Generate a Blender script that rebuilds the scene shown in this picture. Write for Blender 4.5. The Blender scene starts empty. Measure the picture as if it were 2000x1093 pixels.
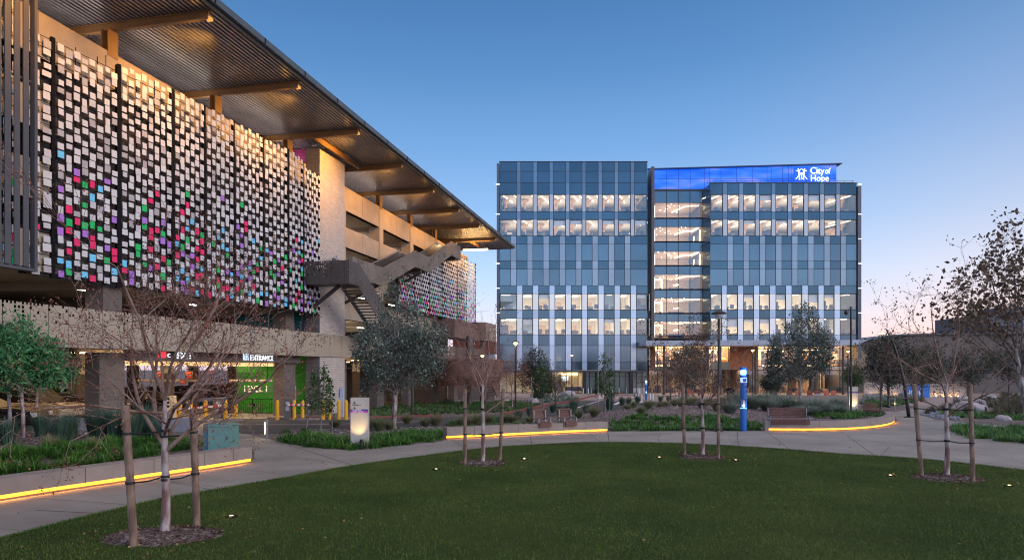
import bpy, bmesh, math, random
import numpy as np
from mathutils import Vector, Matrix
random.seed(7)
S = bpy.context.scene
COL = S.collection
R = math.radians
# ------------------------------------------------------------------ camera
EYE = 2.5
FPX = 1333.0
cam = bpy.data.cameras.new('camera'); camo = bpy.data.objects.new('camera', cam); COL.objects.link(camo)
camo.location = (0, 0, EYE); camo.rotation_euler = (math.pi/2, 0, 0)
cam.lens = 24.0; cam.sensor_width = 36; cam.shift_y = 173.5/2000; cam.clip_end = 5000; cam.clip_start = 0.1
S.camera = camo
# ------------------------------------------------------------------ render
S.view_settings.view_transform = 'Standard'; S.view_settings.look = 'None'
S.view_settings.exposure = 0.15; S.view_settings.gamma = 1.0
S.render.engine = 'CYCLES'
c_ = S.cycles
c_.use_adaptive_sampling = True; c_.adaptive_threshold = 0.015; c_.adaptive_min_samples = 24
c_.use_denoising = True; c_.pixel_filter_type = 'BLACKMAN_HARRIS'; c_.filter_width = 1.1
c_.max_bounces = 6; c_.diffuse_bounces = 3; c_.glossy_bounces = 3; c_.transmission_bounces = 4
c_.transparent_max_bounces = 16; c_.sample_clamp_indirect = 4.0
c_.caustics_reflective = False; c_.caustics_refractive = False
try: c_.use_light_tree = True
except Exception: pass

def lin(r, g, b):
    return tuple((c/255/12.92) if c <= 10 else ((c/255+.055)/1.055)**2.4 for c in (r, g, b))
# ------------------------------------------------------------------ dusk sky: Nishita tinted by an elevation gradient
world = bpy.data.worlds.new('World'); S.world = world; world.use_nodes = True
nt = world.node_tree; N = nt.nodes; L = nt.links
bg = N['Background']
sky = N.new('ShaderNodeTexSky'); sky.sky_type = 'NISHITA'; sky.sun_disc = False
sky.sun_elevation = R(1.0); sky.sun_rotation = R(40); sky.ozone_density = 3; sky.dust_density = .6
sm_ = N.new('ShaderNodeVectorMath'); sm_.operation = 'SCALE'; sm_.inputs['Scale'].default_value = .06
L.new(sky.outputs[0], sm_.inputs[0])
tc = N.new('ShaderNodeTexCoord'); sx = N.new('ShaderNodeSeparateXYZ'); L.new(tc.outputs['Generated'], sx.inputs[0])
mr = N.new('ShaderNodeMapRange'); mr.inputs[1].default_value = -.02; mr.inputs[2].default_value = .82
L.new(sx.outputs[2], mr.inputs[0])
def ramp(stops):
    r_ = N.new('ShaderNodeValToRGB'); e = r_.color_ramp.elements
    while len(e) > 1: e.remove(e[-1])
    for i, (p, c) in enumerate(stops):
        x = e[0] if i == 0 else e.new(p)
        x.position = p; x.color = (*lin(*c), 1)
    L.new(mr.outputs[0], r_.inputs[0]); return r_
def zp(z): return (z+.02)/.84
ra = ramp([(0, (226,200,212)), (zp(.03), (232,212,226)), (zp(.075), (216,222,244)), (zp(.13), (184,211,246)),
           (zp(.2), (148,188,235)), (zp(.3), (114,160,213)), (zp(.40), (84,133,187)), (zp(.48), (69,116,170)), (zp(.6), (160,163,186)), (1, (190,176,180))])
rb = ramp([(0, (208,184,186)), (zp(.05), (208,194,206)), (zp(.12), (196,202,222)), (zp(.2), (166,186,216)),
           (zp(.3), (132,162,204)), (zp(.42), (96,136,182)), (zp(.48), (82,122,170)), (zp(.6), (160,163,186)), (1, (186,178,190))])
mx = N.new('ShaderNodeMix'); mx.data_type = 'RGBA'
az = N.new('ShaderNodeMapRange'); az.inputs[1].default_value = .22; az.inputs[2].default_value = .72; az.interpolation_type = 'SMOOTHSTEP'
L.new(sx.outputs[0], az.inputs[0]); L.new(az.outputs[0], mx.inputs['Factor'])
L.new(ra.outputs[0], mx.inputs['A']); L.new(rb.outputs[0], mx.inputs['B'])
ad = N.new('ShaderNodeVectorMath'); ad.operation = 'ADD'
L.new(mx.outputs['Result'], ad.inputs[0]); L.new(sm_.outputs[0], ad.inputs[1])
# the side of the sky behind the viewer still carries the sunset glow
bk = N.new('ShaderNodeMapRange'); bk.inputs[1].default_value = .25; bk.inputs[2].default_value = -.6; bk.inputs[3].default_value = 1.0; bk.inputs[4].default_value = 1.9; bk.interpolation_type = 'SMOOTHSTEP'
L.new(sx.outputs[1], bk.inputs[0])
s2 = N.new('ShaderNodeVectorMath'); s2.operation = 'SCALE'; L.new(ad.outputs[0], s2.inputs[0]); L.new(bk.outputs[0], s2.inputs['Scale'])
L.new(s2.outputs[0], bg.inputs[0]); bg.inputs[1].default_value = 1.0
# faint afterglow from the right
sun = bpy.data.lights.new('sun', 'SUN'); suno = bpy.data.objects.new('sun', sun); COL.objects.link(suno)
sun.energy = 1.35; sun.angle = R(30); sun.color = (1.0, .86, .76)
sd = Vector((.86, -.42, .30)).normalized()
suno.rotation_euler = sd.to_track_quat('Z', 'Y').to_euler()

# ------------------------------------------------------------------ terrain height and projection
GB0, GB1 = 26.0, 95.0
def g(Y): return -0.026*(min(max(Y, GB0), GB1)-GB0)
def gp(px, py, dz=0.0):
    """ground point seen at a pixel of the survey photo"""
    Y = 20.0
    for _ in range(60): Y = FPX*(EYE-g(Y)-dz)/max(py-720.0, 1.0)
    return Vector(((px-1000)/FPX*Y, Y, g(Y)+dz))
def at(px, py, Y): return Vector(((px-1000)/FPX*Y, Y, EYE+(720-py)/FPX*Y))
# ------------------------------------------------------------------ materials
MC = {}
def newmat(name):
    m = bpy.data.materials.new(name); m.use_nodes = True
    return m, m.node_tree.nodes, m.node_tree.links, m.node_tree.nodes['Principled BSDF']
def pm(name, rgb, rough=.6, metal=0., var=.15, scale=3., bump=0., bscale=None, spec=.5, island=0., sss=0):
    if name in MC: return MC[name]
    m, n, l, b = newmat(name)
    b.inputs['Roughness'].default_value = rough; b.inputs['Metallic'].default_value = metal
    b.inputs['Specular IOR Level'].default_value = spec
    tc = n.new('ShaderNodeTexCoord')
    nz = n.new('ShaderNodeTexNoise'); nz.inputs['Scale'].default_value = scale; nz.inputs['Detail'].default_value = 6
    l.new(tc.outputs['Object'], nz.inputs['Vector'])
    mp = n.new('ShaderNodeMapRange'); mp.inputs[1].default_value = .3; mp.inputs[2].default_value = .7
    mp.inputs[3].default_value = 1-var; mp.inputs[4].default_value = 1+var
    l.new(nz.outputs[0], mp.inputs[0])
    v = mp.outputs[0]
    if island:
        g_ = n.new('ShaderNodeNewGeometry'); m2 = n.new('ShaderNodeMapRange')
        m2.inputs[3].default_value = 1-island; m2.inputs[4].default_value = 1+island
        l.new(g_.outputs['Random Per Island'], m2.inputs[0])
        mu = n.new('ShaderNodeMath'); mu.operation = 'MULTIPLY'; l.new(v, mu.inputs[0]); l.new(m2.outputs[0], mu.inputs[1]); v = mu.outputs[0]
    sc = n.new('ShaderNodeVectorMath'); sc.operation = 'SCALE'; sc.inputs[0].default_value = rgb
    l.new(v, sc.inputs['Scale']); l.new(sc.outputs[0], b.inputs['Base Color'])
    if bump:
        nb = n.new('ShaderNodeTexNoise'); nb.inputs['Scale'].default_value = bscale or scale*8; nb.inputs['Detail'].default_value = 8
        l.new(tc.outputs['Object'], nb.inputs['Vector'])
        bm_ = n.new('ShaderNodeBump'); bm_.inputs['Strength'].default_value = bump; bm_.inputs['Distance'].default_value = .02
        l.new(nb.outputs[0], bm_.inputs['Height']); l.new(bm_.outputs[0], b.inputs['Normal'])
    MC[name] = m; return m
def em(name, rgb, strength):
    if name in MC: return MC[name]
    m, n, l, b = newmat(name)
    b.inputs['Base Color'].default_value = (*rgb, 1)
    b.inputs['Emission Color'].default_value = (*rgb, 1); b.inputs['Emission Strength'].default_value = strength
    MC[name] = m; return m
def glassm(name, tint=(1,1,1), refl=.16, rough=.03):
    if name in MC: return MC[name]
    m, n, l, b = newmat(name)
    out = n['Material Output']; n.remove(b)
    t = n.new('ShaderNodeBsdfTransparent'); t.inputs[0].default_value = (*tint, 1)
    gl = n.new('ShaderNodeBsdfGlossy'); gl.inputs['Roughness'].default_value = rough; gl.inputs[0].default_value = (.9,.95,1,1)
    mi = n.new('ShaderNodeMixShader'); mi.inputs[0].default_value = refl
    l.new(t.outputs[0], mi.inputs[1]); l.new(gl.outputs[0], mi.inputs[2]); l.new(mi.outputs[0], out.inputs[0])
    MC[name] = m; return m
def brickm(name, c1, c2, mortar, bw=.4, bh=.1, rough=.8):
    if name in MC: return MC[name]
    m, n, l, b = newmat(name); b.inputs['Roughness'].default_value = rough
    tc = n.new('ShaderNodeTexCoord'); s = n.new('ShaderNodeSeparateXYZ'); l.new(tc.outputs['Object'], s.inputs[0])
    a = n.new('ShaderNodeMath'); a.operation = 'ADD'; l.new(s.outputs[0], a.inputs[0]); l.new(s.outputs[1], a.inputs[1])
    c = n.new('ShaderNodeCombineXYZ'); l.new(a.outputs[0], c.inputs[0]); l.new(s.outputs[2], c.inputs[1])
    br = n.new('ShaderNodeTexBrick'); br.inputs['Scale'].default_value = 1
    br.inputs['Brick Width'].default_value = bw; br.inputs['Row Height'].default_value = bh
    br.inputs['Mortar Size'].default_value = .008; br.inputs['Mortar Smooth'].default_value = .2; br.inputs['Bias'].default_value = 0
    br.inputs['Color1'].default_value = (*c1,1); br.inputs['Color2'].default_value = (*c2,1); br.inputs['Mortar'].default_value = (*mortar,1)
    l.new(c.outputs[0], br.inputs['Vector']); l.new(br.outputs[0], b.inputs['Base Color'])
    bm_ = n.new('ShaderNodeBump'); bm_.inputs['Strength'].default_value = .6; bm_.inputs['Distance'].default_value = .01; bm_.invert = True
    l.new(br.outputs['Fac'], bm_.inputs['Height']); l.new(bm_.outputs[0], b.inputs['Normal'])
    MC[name] = m; return m
def perfm(name, rgb, cell=.13, dens=.35, zlo=0., zhi=1., rough=.45, metal=.0, ang=None, seams=1.6, seamw=.02):
    """sheet metal with random square holes, denser between local heights zlo..zhi"""
    if name in MC: return MC[name]
    m, n, l, b = newmat(name); b.inputs['Roughness'].default_value = rough; b.inputs['Metallic'].default_value = metal
    b.inputs['Base Color'].default_value = (*rgb,1)
    def M(op, a, b_=None, c=None):
        x = n.new('ShaderNodeMath'); x.operation = op
        for i, v in enumerate((a, b_, c)):
            if v is None: continue
            if isinstance(v, (int, float)): x.inputs[i].default_value = v
            else: l.new(v, x.inputs[i])
        return x.outputs[0]
    tc = n.new('ShaderNodeTexCoord'); s = n.new('ShaderNodeSeparateXYZ'); l.new(tc.outputs['Object'], s.inputs[0])
    u = M('ADD', M('MULTIPLY', s.outputs[0], .23), M('MULTIPLY', s.outputs[1], .97)) if ang is None else M('ADD', M('MULTIPLY', s.outputs[0], math.cos(ang)), M('MULTIPLY', s.outputs[1], math.sin(ang)))
    z = s.outputs[2]
    uc = M('DIVIDE', u, cell); zc = M('DIVIDE', z, cell)
    cx = n.new('ShaderNodeCombineXYZ'); l.new(M('FLOOR', uc), cx.inputs[0]); l.new(M('FLOOR', zc), cx.inputs[1])
    wn = n.new('ShaderNodeTexWhiteNoise'); wn.noise_dimensions = '2D'; l.new(cx.outputs[0], wn.inputs['Vector'])
    c2 = n.new('ShaderNodeVectorMath'); c2.operation = 'SCALE'; c2.inputs['Scale'].default_value = .09; l.new(cx.outputs[0], c2.inputs[0])
    nz = n.new('ShaderNodeTexNoise'); nz.inputs['Scale'].default_value = 1.; l.new(c2.outputs[0], nz.inputs['Vector'])
    hf = n.new('ShaderNodeMapRange'); hf.inputs[1].default_value = zlo; hf.inputs[2].default_value = zhi; l.new(z, hf.inputs[0])
    nn = n.new('ShaderNodeMapRange'); nn.inputs[1].default_value = .38; nn.inputs[2].default_value = .6; l.new(nz.outputs[0], nn.inputs[0])
    th = M('MULTIPLY', M('MULTIPLY', hf.outputs[0], nn.outputs[0]), dens)
    hit = M('LESS_THAN', wn.outputs['Value'], th)
    def inside(x, lo, hi):
        f = M('FRACT', x); return M('MULTIPLY', M('GREATER_THAN', f, lo), M('LESS_THAN', f, hi))
    hole = M('MULTIPLY', hit, M('MULTIPLY', inside(uc, .18, .78), inside(zc, .15, .85)))
    sm = inside(M('DIVIDE', u, seams), 0.0, seamw/seams)
    mu = n.new('ShaderNodeMix'); mu.data_type = 'RGBA'; mu.inputs['A'].default_value = (*rgb,1); mu.inputs['B'].default_value = (*[c*.25 for c in rgb],1)
    l.new(sm, mu.inputs['Factor']); l.new(mu.outputs['Result'], b.inputs['Base Color'])
    l.new(M('SUBTRACT', 1.0, hole), b.inputs['Alpha'])
    MC[name] = m; return m
def leafm(name, c1, c2, c3=None, rough=.55, spec=.3):
    if name in MC: return MC[name]
    m, n, l, b = newmat(name); b.inputs['Roughness'].default_value = rough; b.inputs['Specular IOR Level'].default_value = spec
    g_ = n.new('ShaderNodeNewGeometry'); r_ = n.new('ShaderNodeValToRGB'); e = r_.color_ramp.elements
    e[0].color = (*c1,1); e[1].color = (*c2,1)
    if c3: x = e.new(.9); x.color = (*c2,1); e[-1].color = (*c3,1)
    l.new(g_.outputs['Random Per Island'], r_.inputs[0]); l.new(r_.outputs[0], b.inputs['Base Color'])
    MC[name] = m; return m
# ------------------------------------------------------------------ mesh helpers
def tag(o, label=None, cat=None, group=None, kind=None):
    if label: o['label'] = label
    if cat: o['category'] = cat
    if group: o['group'] = group
    if kind: o['kind'] = kind
    return o
def root(name, label, cat, loc=(0,0,0), group=None, rz=0.):
    o = bpy.data.objects.new(name, None); COL.objects.link(o); o.location = loc; o.rotation_euler = (0,0,rz); o.empty_display_size = .2
    return tag(o, label, cat, group)
def copy_tree(o, parent=None):
    c = o.copy(); COL.objects.link(c); c.parent = parent
    for ch in list(o.children): copy_tree(ch, c)
    return c
class MB:
    def __init__(s): s.v = []; s.f = []; s.mi = []
    def add(s, vs, fs, mi=0):
        b = len(s.v); s.v += [tuple(v) for v in vs]; s.f += [tuple(b+i for i in f) for f in fs]; s.mi += [mi]*len(fs); return s
    def hexa(s, p, mi=0):   # 8 points: bottom 4 ccw, top 4 ccw
        return s.add(p, [(3,2,1,0),(4,5,6,7),(0,1,5,4),(1,2,6,5),(2,3,7,6),(3,0,4,7)], mi)
    def box(s, x0,x1,y0,y1,z0,z1, mi=0):
        return s.hexa([(x0,y0,z0),(x1,y0,z0),(x1,y1,z0),(x0,y1,z0),(x0,y0,z1),(x1,y0,z1),(x1,y1,z1),(x0,y1,z1)], mi)
    def quad(s, a,b,c,d, mi=0): return s.add([a,b,c,d], [(0,1,2,3)], mi)
    def prism(s, pts, z0, z1, mi=0, cap=True):  # pts 2d ccw
        n = len(pts); vs = [(p[0],p[1],z0) for p in pts]+[(p[0],p[1],z1) for p in pts]
        fs = [(i,(i+1)%n,n+(i+1)%n,n+i) for i in range(n)]
        if cap: fs += [tuple(range(n-1,-1,-1)), tuple(range(n,2*n))]
        return s.add(vs, fs, mi)
    def extr(s, poly, off, mi=0):   # poly 3d points, off vector
        n = len(poly); a = [Vector(p) for p in poly]; o = Vector(off)
        return s.add(a+[p+o for p in a], [tuple(range(n-1,-1,-1)), tuple(range(n,2*n))]+[(i,(i+1)%n,n+(i+1)%n,n+i) for i in range(n)], mi)
    def tube(s, pts, rs, n=8, mi=0, cap=True):
        pts = [Vector(p) for p in pts]
        if not hasattr(rs, '__len__'): rs = [rs]*len(pts)
        b = len(s.v); up = None
        for i, p in enumerate(pts):
            d = (pts[min(i+1,len(pts)-1)]-pts[max(i-1,0)])
            d = d.normalized() if d.length > 1e-9 else Vector((0,0,1))
            if up is None: up = Vector((1,0,0)) if abs(d.x) < .9 else Vector((0,1,0))
            u = (up-d*up.dot(d)).normalized(); w = d.cross(u); up = u
            for k in range(n):
                a = 2*math.pi*k/n; s.v.append(tuple(p+(u*math.cos(a)+w*math.sin(a))*rs[i]))
        for i in range(len(pts)-1):
            for k in range(n):
                s.f.append((b+i*n+k, b+i*n+(k+1)%n, b+(i+1)*n+(k+1)%n, b+(i+1)*n+k)); s.mi.append(mi)
        if cap:
            s.f.append(tuple(b+k for k in range(n-1,-1,-1))); s.mi.append(mi)
            s.f.append(tuple(b+(len(pts)-1)*n+k for k in range(n))); s.mi.append(mi)
        return s
    def lathe(s, c, prof, n=16, mi=0):
        return s.tube([(c[0],c[1],c[2]+z) for r,z in prof], [r for r,z in prof], n, mi)
    def build(s, name, mats, parent=None, loc=None, smooth=False, bevel=0, **kw):
        if not s.v: return None
        o3 = Vector(loc) if loc is not None else (parent_world(parent) if parent else Vector((0,0,0)))
        me = bpy.data.meshes.new(name)
        me.from_pydata([tuple(Vector(v)-o3) for v in s.v], [], s.f)
        ms = mats if isinstance(mats, (list, tuple)) else [mats]
        for m in ms: me.materials.append(m)
        if len(ms) > 1: me.polygons.foreach_set('material_index', s.mi)
        if smooth: me.polygons.foreach_set('use_smooth', [True]*len(me.polygons))
        me.update()
        o = bpy.data.objects.new(name, me); COL.objects.link(o)
        if parent: o.parent = parent
        else: o.location = o3
        if bevel:
            bv = o.modifiers.new('bevel', 'BEVEL'); bv.width = bevel; bv.segments = 2; bv.limit_method = 'ANGLE'
        if kw: tag(o, **kw)
        return o
def parent_world(p):
    v = Vector((0,0,0))
    while p is not None: v += Vector(p.location); p = p.parent
    return v
def npmesh(name, V, F, mats, parent=None, loc=(0,0,0), mi=None, **kw):
    """V (n,3) float, F (m,k) int numpy -> object"""
    me = bpy.data.meshes.new(name); V = np.asarray(V, dtype=np.float32)-np.asarray(loc, dtype=np.float32)
    k = F.shape[1]; m = len(F)
    me.vertices.add(len(V)); me.vertices.foreach_set('co', V.ravel())
    me.loops.add(m*k); me.loops.foreach_set('vertex_index', F.ravel().astype(np.int32))
    me.polygons.add(m); me.polygons.foreach_set('loop_start', np.arange(0, m*k, k, dtype=np.int32))
    try: me.polygons.foreach_set('loop_total', np.full(m, k, dtype=np.int32))
    except Exception: pass
    for x in (mats if isinstance(mats, (list,tuple)) else [mats]): me.materials.append(x)
    if mi is not None: me.polygons.foreach_set('material_index', np.asarray(mi, dtype=np.int32))
    me.update(calc_edges=True); me.validate()
    o = bpy.data.objects.new(name, me); COL.objects.link(o)
    if parent: o.parent = parent
    else: o.location = loc
    if kw: tag(o, **kw)
    return o
def text_obj(name, txt, size, mat, loc, rot, parent=None, ext=.01, align='LEFT', sx=1., spacing=1., bold=.0):
    cu = bpy.data.curves.new(name, 'FONT'); cu.body = txt; cu.size = size; cu.extrude = ext; cu.align_x = align
    cu.space_character = spacing; cu.offset = bold
    t = bpy.data.objects.new(name, cu); COL.objects.link(t)
    dg = bpy.context.evaluated_depsgraph_get(); me = bpy.data.meshes.new_from_object(t.evaluated_get(dg))
    bpy.data.objects.remove(t)
    me.materials.clear(); me.materials.append(mat)
    o = bpy.data.objects.new(name, me); COL.objects.link(o)
    o.rotation_euler = rot; o.scale = (sx,1,1)
    if parent: o.parent = parent; o.location = Vector(loc)-parent_world(parent)
    else: o.location = loc
    return o
def area(name, loc, rot, sx_, sy_, energy, color, parent=None):
    a = bpy.data.lights.new(name, 'AREA'); a.shape = 'RECTANGLE'; a.size = sx_; a.size_y = sy_; a.energy = energy; a.color = color
    o = bpy.data.objects.new(name, a); COL.objects.link(o); o.rotation_euler = rot
    if parent: o.parent = parent; o.location = Vector(loc)-parent_world(parent)
    else: o.location = loc
    return o
def point(name, loc, energy, color, r=.05, parent=None):
    a = bpy.data.lights.new(name, 'POINT'); a.energy = energy; a.color = color; a.shadow_soft_size = r
    o = bpy.data.objects.new(name, a); COL.objects.link(o)
    if parent: o.parent = parent; o.location = Vector(loc)-parent_world(parent)
    else: o.location = loc
    return o
def inpoly(x, y, P):
    c = False; n = len(P); j = n-1
    for i in range(n):
        if (P[i][1] > y) != (P[j][1] > y) and x < (P[j][0]-P[i][0])*(y-P[i][1])/(P[j][1]-P[i][1])+P[i][0]: c = not c
        j = i
    return c
def np_inpoly(X, Y, P):
    c = np.zeros(len(X), bool); n = len(P); j = n-1
    for i in range(n):
        xi, yi, xj, yj = P[i][0], P[i][1], P[j][0], P[j][1]
        if yi != yj: c ^= ((yi > Y) != (yj > Y)) & (X < (xj-xi)*(Y-yi)/(yj-yi)+xi)
        j = i
    return c
def polyworld(pxs): return [gp(*p).xy for p in pxs]
# ================================================================== GROUND
C_ = lambda a: [Vector(p) for p in a]
def sheet(name, P, dz, mat, kind='structure', thick=.0, **kw):
    """flat polygon laid on the terrain, dz above it"""
    bm = bmesh.new(); vs = [bm.verts.new((p[0], p[1], 0)) for p in P]
    f = bm.faces.new(vs); f.normal_update()
    if f.normal.z < 0: f.normal_flip()
    bmesh.ops.triangulate(bm, faces=bm.faces[:])
    for yb in (GB0, GB1):
        bmesh.ops.bisect_plane(bm, geom=bm.verts[:]+bm.edges[:]+bm.faces[:], plane_co=(0,yb,0), plane_no=(0,1,0))
    if thick:
        r = bmesh.ops.extrude_face_region(bm, geom=bm.faces[:])
        top = [v for v in r['geom'] if isinstance(v, bmesh.types.BMVert)]; ts = set(top)
        for v in bm.verts: v.co.z = g(v.co.y)+(dz if v in ts else dz-thick)
        bmesh.ops.recalc_face_normals(bm, faces=bm.faces[:])
    else:
        for v in bm.verts: v.co.z = g(v.co.y)+dz
    me = bpy.data.meshes.new(name); bm.to_mesh(me); bm.free(); me.materials.append(mat)
    o = bpy.data.objects.new(name, me); COL.objects.link(o); tag(o, kind=kind, **kw); return o
def smooth_line(pts, n=6, closed=False):
    """catmull-rom through 2d points"""
    out = []; m = len(pts)
    rng = range(m if closed else m-1)
    for i in rng:
        p0 = pts[(i-1)%m] if closed or i else pts[0]; p1 = pts[i]; p2 = pts[(i+1)%m]; p3 = pts[(i+2)%m] if closed or i+2 < m else pts[-1]
        for k in range(n):
            t = k/n
            out.append(tuple(.5*((2*p1[j])+(-p0[j]+p2[j])*t+(2*p0[j]-5*p1[j]+4*p2[j]-p3[j])*t*t+(-p0[j]+3*p1[j]-3*p2[j]+p3[j])*t**3) for j in (0,1)))
    if not closed: out.append(tuple(pts[-1]))
    return out
def mulch_mat():
    m, n, l, b = newmat('bark_mulch'); b.inputs['Roughness'].default_value = .9
    tc = n.new('ShaderNodeTexCoord'); v = n.new('ShaderNodeTexVoronoi'); v.inputs['Scale'].default_value = 14
    l.new(tc.outputs['Object'], v.inputs['Vector'])
    nz = n.new('ShaderNodeTexNoise'); nz.inputs['Scale'].default_value = 1.3; nz.inputs['Detail'].default_value = 8; l.new(tc.outputs['Object'], nz.inputs['Vector'])
    r_ = n.new('ShaderNodeValToRGB'); e = r_.color_ramp.elements
    e[0].color = (.07,.045,.036,1); e[1].color = (.42,.34,.33,1); e.new(.5).color = (.20,.15,.14,1)
    l.new(v.outputs['Color'], r_.inputs[0])
    mxx = n.new('ShaderNodeMix'); mxx.data_type = 'RGBA'; mxx.blend_type = 'MULTIPLY'; mxx.inputs['Factor'].default_value = .6
    l.new(r_.outputs[0], mxx.inputs['A']); l.new(nz.outputs[0], mxx.inputs['B']); l.new(mxx.outputs['Result'], b.inputs['Base Color'])
    bp = n.new('ShaderNodeBump'); bp.inputs['Strength'].default_value = .8; bp.inputs['Distance'].default_value = .03
    l.new(v.outputs['Distance'], bp.inputs['Height']); l.new(bp.outputs[0], b.inputs['Normal'])
    return m
M_MULCH = mulch_mat()
def concrete_mat(name, rgb, joint=None, ang=0):
    m, n, l, b = newmat(name); b.inputs['Roughness'].default_value = .75
    tc = n.new('ShaderNodeTexCoord'); nz = n.new('ShaderNodeTexNoise'); nz.inputs['Scale'].default_value = .5; nz.inputs['Detail'].default_value = 9; nz.inputs['Roughness'].default_value = .65
    l.new(tc.outputs['Object'], nz.inputs['Vector'])
    n2 = n.new('ShaderNodeTexNoise'); n2.inputs['Scale'].default_value = 90; n2.inputs['Detail'].default_value = 3; l.new(tc.outputs['Object'], n2.inputs['Vector'])
    a = n.new('ShaderNodeMath'); a.operation = 'MULTIPLY_ADD'; a.inputs[1].default_value = .35; l.new(n2.outputs[0], a.inputs[0]); l.new(nz.outputs[0], a.inputs[2])
    mp = n.new('ShaderNodeMapRange'); mp.inputs[1].default_value = .45; mp.inputs[2].default_value = .95; mp.inputs[3].default_value = .62; mp.inputs[4].default_value = 1.28
    l.new(a.outputs[0], mp.inputs[0])
    sc = n.new('ShaderNodeVectorMath'); sc.operation = 'SCALE'; sc.inputs[0].default_value = rgb; l.new(mp.outputs[0], sc.inputs['Scale']); l.new(sc.outputs[0], b.inputs['Base Color'])
    bp = n.new('ShaderNodeBump'); bp.inputs['Strength'].default_value = .15; bp.inputs['Distance'].default_value = .01
    l.new(n2.outputs[0], bp.inputs['Height']); l.new(bp.outputs[0], b.inputs['Normal'])
    return m
M_PATH = concrete_mat('path_concrete', (.262,.245,.218))
M_APRON = concrete_mat('apron_concrete', (.36,.30,.25))
M_ASPH = pm('asphalt', (.055,.055,.06), .85, var=.3, scale=.8, bump=.3, bscale=60)
M_PAVE = concrete_mat('paving', (.34,.27,.25))
M_CONC = pm('precast_concrete', (.26,.215,.19), .75, var=.12, scale=2.5, bump=.12, bscale=50)
M_WHITE = pm('white_paint', (.72,.72,.72), .6, var=.1)
M_REDC = pm('red_paint', (.19,.045,.035), .7, var=.25, scale=6)
# terrain
gm = MB()
xs = [-900, 900]; ys = [-60, GB0, GB1, 2500]
for i in range(3):
    gm.quad((-1500,ys[i],g(ys[i])), (1500,ys[i],g(ys[i])), (1500,ys[i+1],g(ys[i+1])), (-1500,ys[i+1],g(ys[i+1])))
gm.build('ground', M_MULCH, kind='structure')
# lawn
lawn_edge_px = [(-330,1140),(-150,1092),(0,1056),(137,1020),(249,993),(334,974),(444,955),(560,935),(700,910),(860,888),(960,876),(1035,871),(1135,866),(1210,865.5),(1310,867),(1420,872),(1530,879),(1640,888),(1805,899),(2000,921),(2200,950),(2500,1000)]
lawn_edge = smooth_line([tuple(gp(*p).xy) for p in lawn_edge_px], 4)
LAWN = lawn_edge + [(20,-6),(-14,-6)]
def lawn_mat():
    m, n, l, b = newmat('lawn_turf'); b.inputs['Roughness'].default_value = .9; b.inputs['Specular IOR Level'].default_value = .15
    tc = n.new('ShaderNodeTexCoord')
    a = n.new('ShaderNodeTexNoise'); a.inputs['Scale'].default_value = .35; a.inputs['Detail'].default_value = 5; l.new(tc.outputs['Object'], a.inputs['Vector'])
    c = n.new('ShaderNodeTexNoise'); c.inputs['Scale'].default_value = 40; c.inputs['Detail'].default_value = 4; l.new(tc.outputs['Object'], c.inputs['Vector'])
    r1 = n.new('ShaderNodeValToRGB'); e = r1.color_ramp.elements; e[0].position = .3; e[1].position = .72
    e[0].color = (.042,.075,.014,1); e[1].color = (.10,.125,.03,1); l.new(a.outputs[0], r1.inputs[0])
    mu = n.new('ShaderNodeMix'); mu.data_type = 'RGBA'; mu.blend_type = 'MULTIPLY'; mu.inputs['Factor'].default_value = .8
    l.new(r1.outputs[0], mu.inputs['A']); l.new(c.outputs[0], mu.inputs['B']); l.new(mu.outputs['Result'], b.inputs['Base Color'])
    bp = n.new('ShaderNodeBump'); bp.inputs['Strength'].default_value = 1; bp.inputs['Distance'].default_value = .04
    l.new(c.outputs[0], bp.inputs['Height']); l.new(bp.outputs[0], b.inputs['Normal'])
    return m
M_LAWN = lawn_mat()
sheet('lawn', LAWN, .03, M_LAWN)
# main path: everything between lawn and beds (lies below the lawn sheet)
path_px = [(-900,1300),(-400,1085),(0,978),(300,932),(480,904),(497,898),(497,880),(430,858),(370,846),(345,838),(400,834),(450,838),(470,846),(520,856),(590,872),(690,880),(860,862),(876,857),(1187,843),(1230,842.5),(1495,842),(1600,842),(1700,838),(1741,831),(1752,822),(1748,812),(1740,806),(1775,799),(1800,791),(1822,784),(1850,784),(1842,791),(1822,801),(1800,811),(1830,820),(1880,824),(1950,830),(2050,838),(2400,870),(2900,930),(2600,1130),(1000,1500)]
PATH = [tuple(gp(*p).xy) for p in path_px[:-3]] + [(34,15),(30,-6),(-24,-6)]
sheet('path', PATH, .012, M_PATH)
# joints in the path
jm = MB()
def strip_line(mb, a, b, w, dz):
    A = Vector(a); B = Vector(b); d = (B-A); nrm = Vector((-d.y, d.x)).normalized()*w/2
    n_ = 8
    for i in range(n_):
        p = A+d*i/n_; q = A+d*(i+1)/n_
        mb.quad(*[(v.x, v.y, g(v.y)+dz) for v in (p-nrm, q-nrm, q+nrm, p+nrm)])
for a, b in (((70,997),(330,1010)),((880,858),(962,905)),((1035,850),(1040,872)),((1187,844),(1190,866)),((1495,843),(1545,880)),((1640,842),(1712,893)),((560,868),(700,912)),((300,935),(420,958)),((1812,812),(1835,825)),((1440,843),(1442,872))):
    strip_line(jm, gp(*a).xy, gp(*b).xy, .022, .016)
acc = 0
for i in range(4, len(lawn_edge)-4):
    a, b = Vector(lawn_edge[i]), Vector(lawn_edge[i+1]); acc += (b-a).length
    if acc > 1.9:
        acc = 0; d = (b-a).normalized(); nn = Vector((-d.y, d.x)); e2 = a+nn*3.4
        while not inpoly(e2.x, e2.y, PATH) and (e2-a).length > .6: e2 = e2-nn*.1
        strip_line(jm, a+nn*.05, e2-nn*.03, .012, .0165)
jm.build('path_joint', pm('joint', (.05,.045,.04), .9), kind='structure')
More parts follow.
